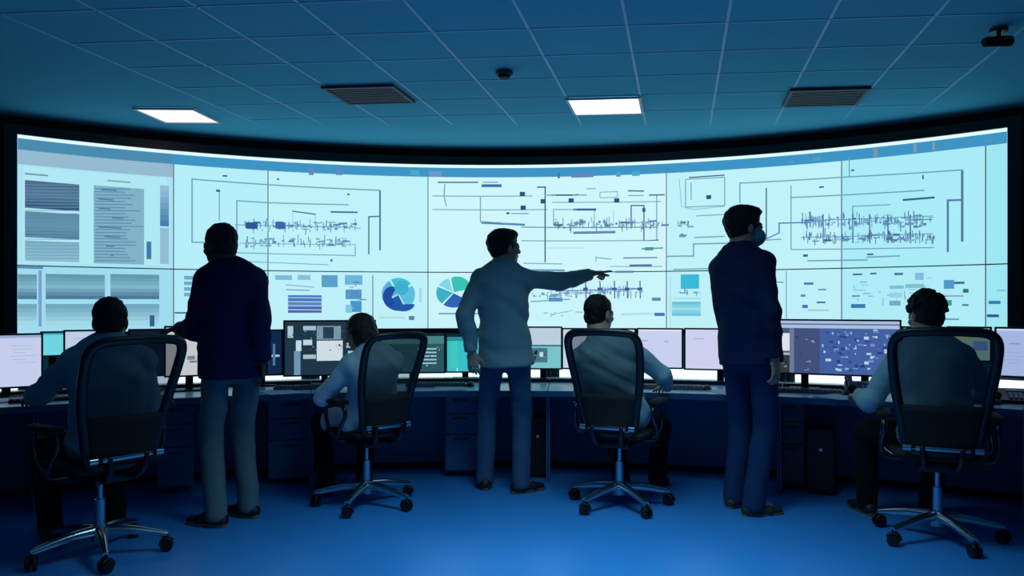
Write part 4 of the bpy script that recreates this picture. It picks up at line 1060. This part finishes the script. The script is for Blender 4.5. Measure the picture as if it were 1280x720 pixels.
        for i in range(28):
            q = 2 * math.pi * i / 28; y_ = math.cos(q); x_ = math.sin(q); wd = .041 + .006 * y_
            ol.append(g0 + d * (.060 + .135 * (abs(y_) ** .8 * (1 if y_ > 0 else -1))) + s2 * wd * (abs(x_) ** .75 * (1 if x_ > 0 else -1)))
        lo_ = [bm.verts.new((p.x - org[0], p.y - org[1], g0.z + .001)) for p in ol]; hi_ = [bm.verts.new((p.x - org[0], p.y - org[1], g0.z + .019)) for p in ol]
        bm.faces.new(lo_[::-1]); bm.faces.new(hi_)
        for i in range(28): bm.faces.new((lo_[i], lo_[(i + 1) % 28], hi_[(i + 1) % 28], hi_[i]))
        so_ = from_bm('sole', bm, mat('sole_%d_%d_%d' % sole, sole, rough=.7), sh_)
    # ---- hair
    Hh = Field(0.0042)
    Hh.ell(hp(0, -.018, .034), (.080 * HS, .099 * HS, .090 * HS), HF, .01); Hh.ell(hp(0, -.040, -.030), (.066 * HS, .064 * HS, .060 * HS), HF, .02)
    if hair_style == 'curly':
        rr_ = random.Random(seed)
        for _ in range(190):
            th_ = rr_.uniform(0, 6.28); ph_ = rr_.uniform(-.25, 1.5); c = (math.cos(ph_) * math.cos(th_) * .086, -.018 + math.cos(ph_) * math.sin(th_) * .103, .036 + math.sin(ph_) * .094)
            if c[1] > .055 and c[2] < .07: continue
            Hh.ell(hp(*c), (.0125 * HS,) * 3, None, .008)
    if hair_style == 'short_full':
        Hh.ell(hp(0, .03, .085), (.068 * HS, .062 * HS, .036 * HS), HF, .02); Hh.ell(hp(0, -.03, .03), (.084 * HS, .098 * HS, .088 * HS), HF, .02)
    if hair_style == 'bob':
        Hh.ell(hp(0, -.045, -.035), (.082 * HS, .070 * HS, .088 * HS), HF, .02)
        for sg in (-1, 1): Hh.cap(hp(sg * .070, -.012, .02), hp(sg * .068, -.012, -.115), (.022 * HS, .045 * HS), (.016 * HS, .036 * HS), hrr, .02)
        Hh.ell(hp(0, -.055, -.115), (.066 * HS, .045 * HS, .058 * HS), HF, .02)
    # keep the face free
    hc, hrx = hp(0, .118, -.035), (.074 * HS, .080 * HS, .098 * HS)
    if hair_style == 'bob': hrx = (.060 * HS, .085 * HS, .098 * HS)
    def facecut(X, Y, Z):
        dx, dy, dz = X - hc.x, Y - hc.y, Z - hc.z
        x_ = dx * hrr.x + dy * hrr.y + dz * hrr.z; y_ = dx * f2.x + dy * f2.y + dz * f2.z; z_ = dx * u2.x + dy * u2.y + dz * u2.z
        return -(np.sqrt((x_ / hrx[0]) ** 2 + (y_ / hrx[1]) ** 2 + (z_ / hrx[2]) ** 2) - 1) * min(hrx)
    Hh.cut(facecut)
    if hair_style != 'bob':
        c1 = hp(0, -.10, -.074); c2 = hp(0, .03, -.028); nn = ((u2 * 1.0 + f2 * -.0)).normalized()
        e1 = (c2 - c1).normalized(); pn_ = hrr.cross(e1)
        if pn_.dot(u2) < 0: pn_ = -pn_
        Hh.cut(lambda X, Y, Z: -((X - c1.x) * pn_.x + (Y - c1.y) * pn_.y + (Z - c1.z) * pn_.z))
    r5 = random.Random(seed + 9); pa = [r5.uniform(0, 6) for _ in range(4)]
    def hd_(X, Y, Z):
        x_ = (X - head.x) * hrr.x + (Y - head.y) * hrr.y + 0 * Z; y_ = (X - head.x) * f2.x + (Y - head.y) * f2.y + (Z - head.z) * f2.z; z_ = (Z - head.z) * u2.z + 0 * X + 0 * Y
        a_ = np.sin(170 * x_ + 40 * y_ + pa[0] + 3 * np.sin(30 * z_)) + np.sin(120 * z_ + 90 * x_ + pa[1]) * .7 + np.sin(210 * y_ + 60 * z_ + pa[2]) * .5
        return .0016 * a_
    mesh_from('hair', Hh.build(hd_), hair, root, org)
    # ---- eyes
    for sg in (-1, 1):
        bm = bmesh.new(); bmesh.ops.create_uvsphere(bm, u_segments=14, v_segments=10, radius=.0125 * HS, matrix=Matrix.Translation(hp(sg * .031, .0815, -.001) - Vector(org)))
        bm.normal_update()
        for fc in bm.faces: fc.material_index = 1 if (fc.calc_center_median() - (hp(sg * .031, .0815, -.001) - Vector(org))).normalized().dot(f2) > .86 else 0
        from_bm('eye', bm, [mat('eye_white', (170, 170, 165), rough=.3), mat('eye_iris', (24, 18, 16), rough=.2)], root, smooth=True)
    if mask:
        Mk = Field(0.0042)
        Mk.ell(hp(0, .060, -.055), (.066 * HS, .064 * HS, .058 * HS), HF, .01)
        Mk.cut(lambda X, Y, Z, q=hp(0, .040, 0): -((X - q.x) * f2.x + (Y - q.y) * f2.y + (Z - q.z) * f2.z))
        Mk.cut(lambda X, Y, Z, q=hp(0, 0, -.018): ((X - q.x) * u2.x + (Y - q.y) * u2.y + (Z - q.z) * u2.z))
        mk = mesh_from('face_mask', Mk.build(lambda X, Y, Z: .001 * np.sin(400 * ((X - head.x) * u2.x + (Y - head.y) * u2.y + (Z - head.z) * u2.z))), mat('face_mask', (120, 170, 180), rough=.8), root, org)
        bm = bmesh.new()
        for sg in (-1, 1): tube(bm, [hp(sg * .058, .045, -.03) - Vector(org), hp(sg * .075, .01, -.016) - Vector(org), hp(sg * .082, -.022, -.018) - Vector(org), hp(sg * .074, .0, -.055) - Vector(org), hp(sg * .056, .045, -.07) - Vector(org)], .0015, seg=6)
        from_bm('ear_loop', bm, mat('loop_white', (180, 190, 190), rough=.8), mk)
    return root

def cloth(name, rgb, rough=.9, bump=.35, bscale=260): return mat(name, rgb, rough=rough, spec=.25, bump=bump, bscale=bscale, var=.06, vscale=9)
hair_d = mat('dark_hair', (13, 11, 14), rough=.6, spec=.3, bump=.5, bscale=140); hair_b = mat('brown_hair', (58, 38, 26), rough=.5, spec=.4, bump=.5, bscale=140)
shoe_d = mat('dark_shoe', (22, 22, 26), rough=.6); shoe_b = mat('brown_shoe', (48, 42, 36), rough=.6)
blk = cloth('black_trousers', (10, 12, 17))
down = Vector((0, 0, -1)); up = Vector((0, 0, 1))

# 1 pointing man
person('person in grey-blue shirt standing mid-room, right arm stretched out pointing at the video wall', 1.74,
       P3(632, 0, 5.3).xy.to_3d() + Vector((0, 0, .93)), P3(627, 335.5, 5.27), R_(16), R_(10), P3(631, 309, 5.30), R_(62), R_(-2),
       P3(590, 441, 5.17), P3(739, 342, 5.50), Vector((-.6, -.8, 0)), Vector((.1, -.1, -1)),
       Vector((P3(606, 0, 5.42).x, 5.42, .085)), Vector((P3(651, 0, 5.30).x, 5.30, .085)), Vector((-.15, 1, 0)), Vector((.15, 1, 0)), R_(-8), R_(55),
       (196, 148, 120), hair_d, cloth('grey_blue_shirt', (128, 152, 156)), cloth('slate_trousers', (58, 84, 116)), shoe_d,
       ((.08, .12, -1), (.2, 1, 0), 'relax', (.3, 1, 0)), ((.83, .52, .14), down, 'point', (0, -.2, 1)), hair_style='short_full', hem=-.085, loose=1.35, seed=11, sole=(96, 90, 74))
# 2 masked man on the right
person('person wearing a face mask, navy jacket and blue jeans, standing with arms down', 1.83,
       P3(937, 0, 4.76).xy.to_3d() + Vector((0, 0, .975)), P3(925, 315, 4.75), R_(52), R_(46), P3(931, 283.5, 4.77), R_(78), R_(2),
       P3(925, 440, 4.98), P3(968, 448, 4.60), Vector((-.3, -.6, 0)), Vector((-.2, -1, 0)),
       Vector((P3(918, 0, 4.93).x, 4.93, .085)), Vector((P3(942, 0, 4.73).x, 4.73, .085)), Vector((.6, .8, 0)), Vector((.6, .8, 0)), R_(45), R_(76),
       (186, 140, 116), hair_d, cloth('navy_jacket', (14, 30, 66)), cloth('blue_jeans', (24, 52, 92)), shoe_b,
       ((.1, .3, -1), (-.3, -.3, 0), 'relax', (.7, .7, 0)), ((.15, .12, -1), (-.5, .6, 0), 'relax', (.7, .7, 0)), hair_style='short_full', top='jacket', hem=-.075, seed=12, mask=True, sole=(104, 98, 80), loose=1.0, girth=1.04, gs=.90)
# 3 man in the blue jacket, left
person('person in dark blue jacket and grey trousers standing, one forearm raised over a monitor', 1.74,
       P3(291, 0, 4.62).xy.to_3d() + Vector((0, 0, .93)), P3(288, 335, 4.56), R_(-34), R_(-35), P3(275, 306, 4.55), R_(-62), R_(8),
       P3(224, 411, 4.74), P3(328, 452, 4.60), Vector((.1, -.3, -1)), Vector((.4, -1, 0)),
       Vector((P3(270, 0, 4.50).x, 4.50, .085)), Vector((P3(311, 0, 4.70).x, 4.70, .085)), Vector((-.6, .8, 0)), Vector((-.6, .8, 0)), R_(-72), R_(-62),
       (96, 66, 52), mat('black_hair', (8, 8, 10), rough=.7, bump=.5, bscale=200), cloth('royal_navy_jacket', (12, 27, 72)), cloth('grey_trousers', (96, 112, 120)), shoe_d,
       ((-1, .4, -.12), down, 'relax', (.3, 1, 0)), ((-.05, .2, -1), (-.7, -.2, 0), 'relax', (-.5, .8, 0)), hair_style='short', top='jacket', hem=-.09, seed=13, sole=(120, 110, 84), loose=1.1, girth=1.06, gs=.90)
# 4 seated man, middle
person('person in pale shirt seated right of the pointing man, head turned to the right', 1.72,
       (0.665, 4.93, .585), P3(752, 427, 4.90), R_(14), R_(22), P3(749, 392, 4.95), R_(48), R_(4),
       (0.56, 5.26, .71), (1.0, 5.16, .715), Vector((-.3, -.4, -.8)), Vector((.9, -.3, -.6)),
       (0.74, 5.42, .085), (0.99, 5.45, .085), Vector((-.1, .3, 1)), Vector((.6, .2, 1)), R_(10), R_(28),
       (190, 144, 118), hair_d, cloth('pale_shirt', (164, 188, 196)), blk, shoe_d,
       ((.1, 1, -.1), down, 'type', (1, 0, 0)), ((-.1, 1, -.1), down, 'type', (-1, 0, 0)), hair_style='short', seated=True, hem=-.03, bow=.03, seed=14, loose=1.3)
# 5 woman
person('person in white coat with chin-length brown hair, seated and looking left', 1.64,
       (-0.90, 4.98, .57), P3(467, 441, 4.90), R_(-34), R_(-38), P3(450, 415, 4.94), R_(-80), R_(16),
       P3(405, 489, 5.12), (-0.99, 5.34, .71), Vector((-.6, -.4, -.8)), Vector((.1, .2, -1)),
       (-1.22, 5.26, .085), (-1.00, 5.40, .085), Vector((-.4, .2, 1)), Vector((-.1, .3, 1)), R_(-30), R_(-18),
       (205, 160, 132), hair_b, cloth('white_coat', (206, 226, 232)), blk, shoe_d,
       ((-.5, .9, -.1), down, 'type', (.8, .5, 0)), ((-.3, 1, -.1), down, 'type', (-1, 0, 0)), hair_style='bob', top='coat', seated=True, hem=-.02, bow=.035, seed=15, loose=.9, girth=.92)
# 6 man at far left
person('person in grey shirt seated at the far left, left arm stretched over the desk', 1.75,
       (-2.02, 4.0, .585), P3(135, 433, 3.98), R_(-20), R_(-40), P3(138, 402, 4.02), R_(-14), R_(10),
       P3(40, 499, 4.22), (-1.93, 4.42, .71), Vector((-.5, -.3, -.7)), Vector((.05, -.1, -1)),
       (-2.46, 4.26, .085), (-2.20, 4.42, .085), Vector((-.6, .2, 1)), Vector((-.1, .3, 1)), R_(-35), R_(-20),
       (112, 78, 62), mat('black_hair', (8, 8, 10)), cloth('grey_shirt', (164, 176, 184)), blk, shoe_d,
       ((-.6, .8, -.1), down, 'type', (.8, .5, 0)), ((-.2, 1, -.1), down, 'type', (-1, 0, 0)), hair_style='short', seated=True, hem=-.03, bow=.03, seed=16, loose=1.4)
# 7 man at right
person('person with dark curly hair in light shirt, seated at the far right', 1.76,
       (2.27, 4.28, .585), P3(1161, 428, 4.32), R_(6), R_(6), P3(1157, 394, 4.36), R_(-8), R_(10),
       (2.03, 4.68, .715), (2.62, 4.66, .715), Vector((-.5, -.5, -.8)), Vector((.9, -.5, -.5)),
       (2.12, 4.78, .085), (2.50, 4.78, .085), Vector((-.2, .3, 1)), Vector((.2, .3, 1)), R_(-5), R_(15),
       (192, 146, 122), mat('black_hair', (8, 8, 10)), cloth('light_shirt', (150, 176, 182)), blk, shoe_d,
       ((.2, 1, -.1), down, 'type', (1, 0, 0)), ((-.2, 1, -.1), down, 'type', (-1, 0, 0)), hair_style='curly', seated=True, hem=-.03, bow=.03, seed=17, loose=1.5, girth=1.05)

# ------------------------------------------------------------------ light, world, camera
def fill_lamp(x, y, sx, power, label, rgb=(0.38, 0.80, 0.94), spread=125):  # unseen fill light, added to brighten the floor and people's backs
    t = empty('ceiling_light', label, 'ceiling light', (x, y, CEIL))
    h = sx / 2; loc = [(-h, -h), (h, -h), (h, h), (-h, h)]
    bm = bmesh.new(); ring(bm, loc, shrink(loc, 0.93), -0.012, 0.004); from_bm('frame', bm, m_frame, t)  # fitting modelled round the added fill
    l = bpy.data.lights.new('fill_lamp', 'AREA'); l.energy = power; l.size = sx * 0.9; l.color = rgb; l.spread = math.radians(spread)
    o = bpy.data.objects.new('fill_lamp', l); COL.objects.link(o); o.location = (0, 0, -0.015); o.parent = t
fill_lamp(0.35, 3.35, 1.2, 30, 'large dim blue fill light, added out of view over the open floor before the desks', spread=100)
fill_lamp(-0.2, 0.4, 1.2, 8, 'large dim blue fill light, added out of view above the viewer')
w = bpy.data.worlds.new('world'); scene.world = w; w.use_nodes = True
bg = w.node_tree.nodes['Background']; bg.inputs[0].default_value = (0.09, 0.42, 0.62, 1); bg.inputs[1].default_value = 0.055

cam = bpy.data.cameras.new('camera'); co = bpy.data.objects.new('camera', cam); COL.objects.link(co)
co.location = (0, 0, CAMH); co.rotation_euler = (math.radians(90), 0, 0)
cam.sensor_width = 36; cam.lens = 36 * F / 1280; cam.shift_y = (HZ - 360) / 1280; cam.clip_start = 0.05
scene.camera = co
scene.view_settings.view_transform = 'Standard'; scene.view_settings.look = 'None'; scene.view_settings.gamma = 1
scene.view_settings.use_curve_mapping = False; scene.view_settings.exposure = 0
scene.cycles.use_denoising = True
scene.cycles.max_bounces = 6
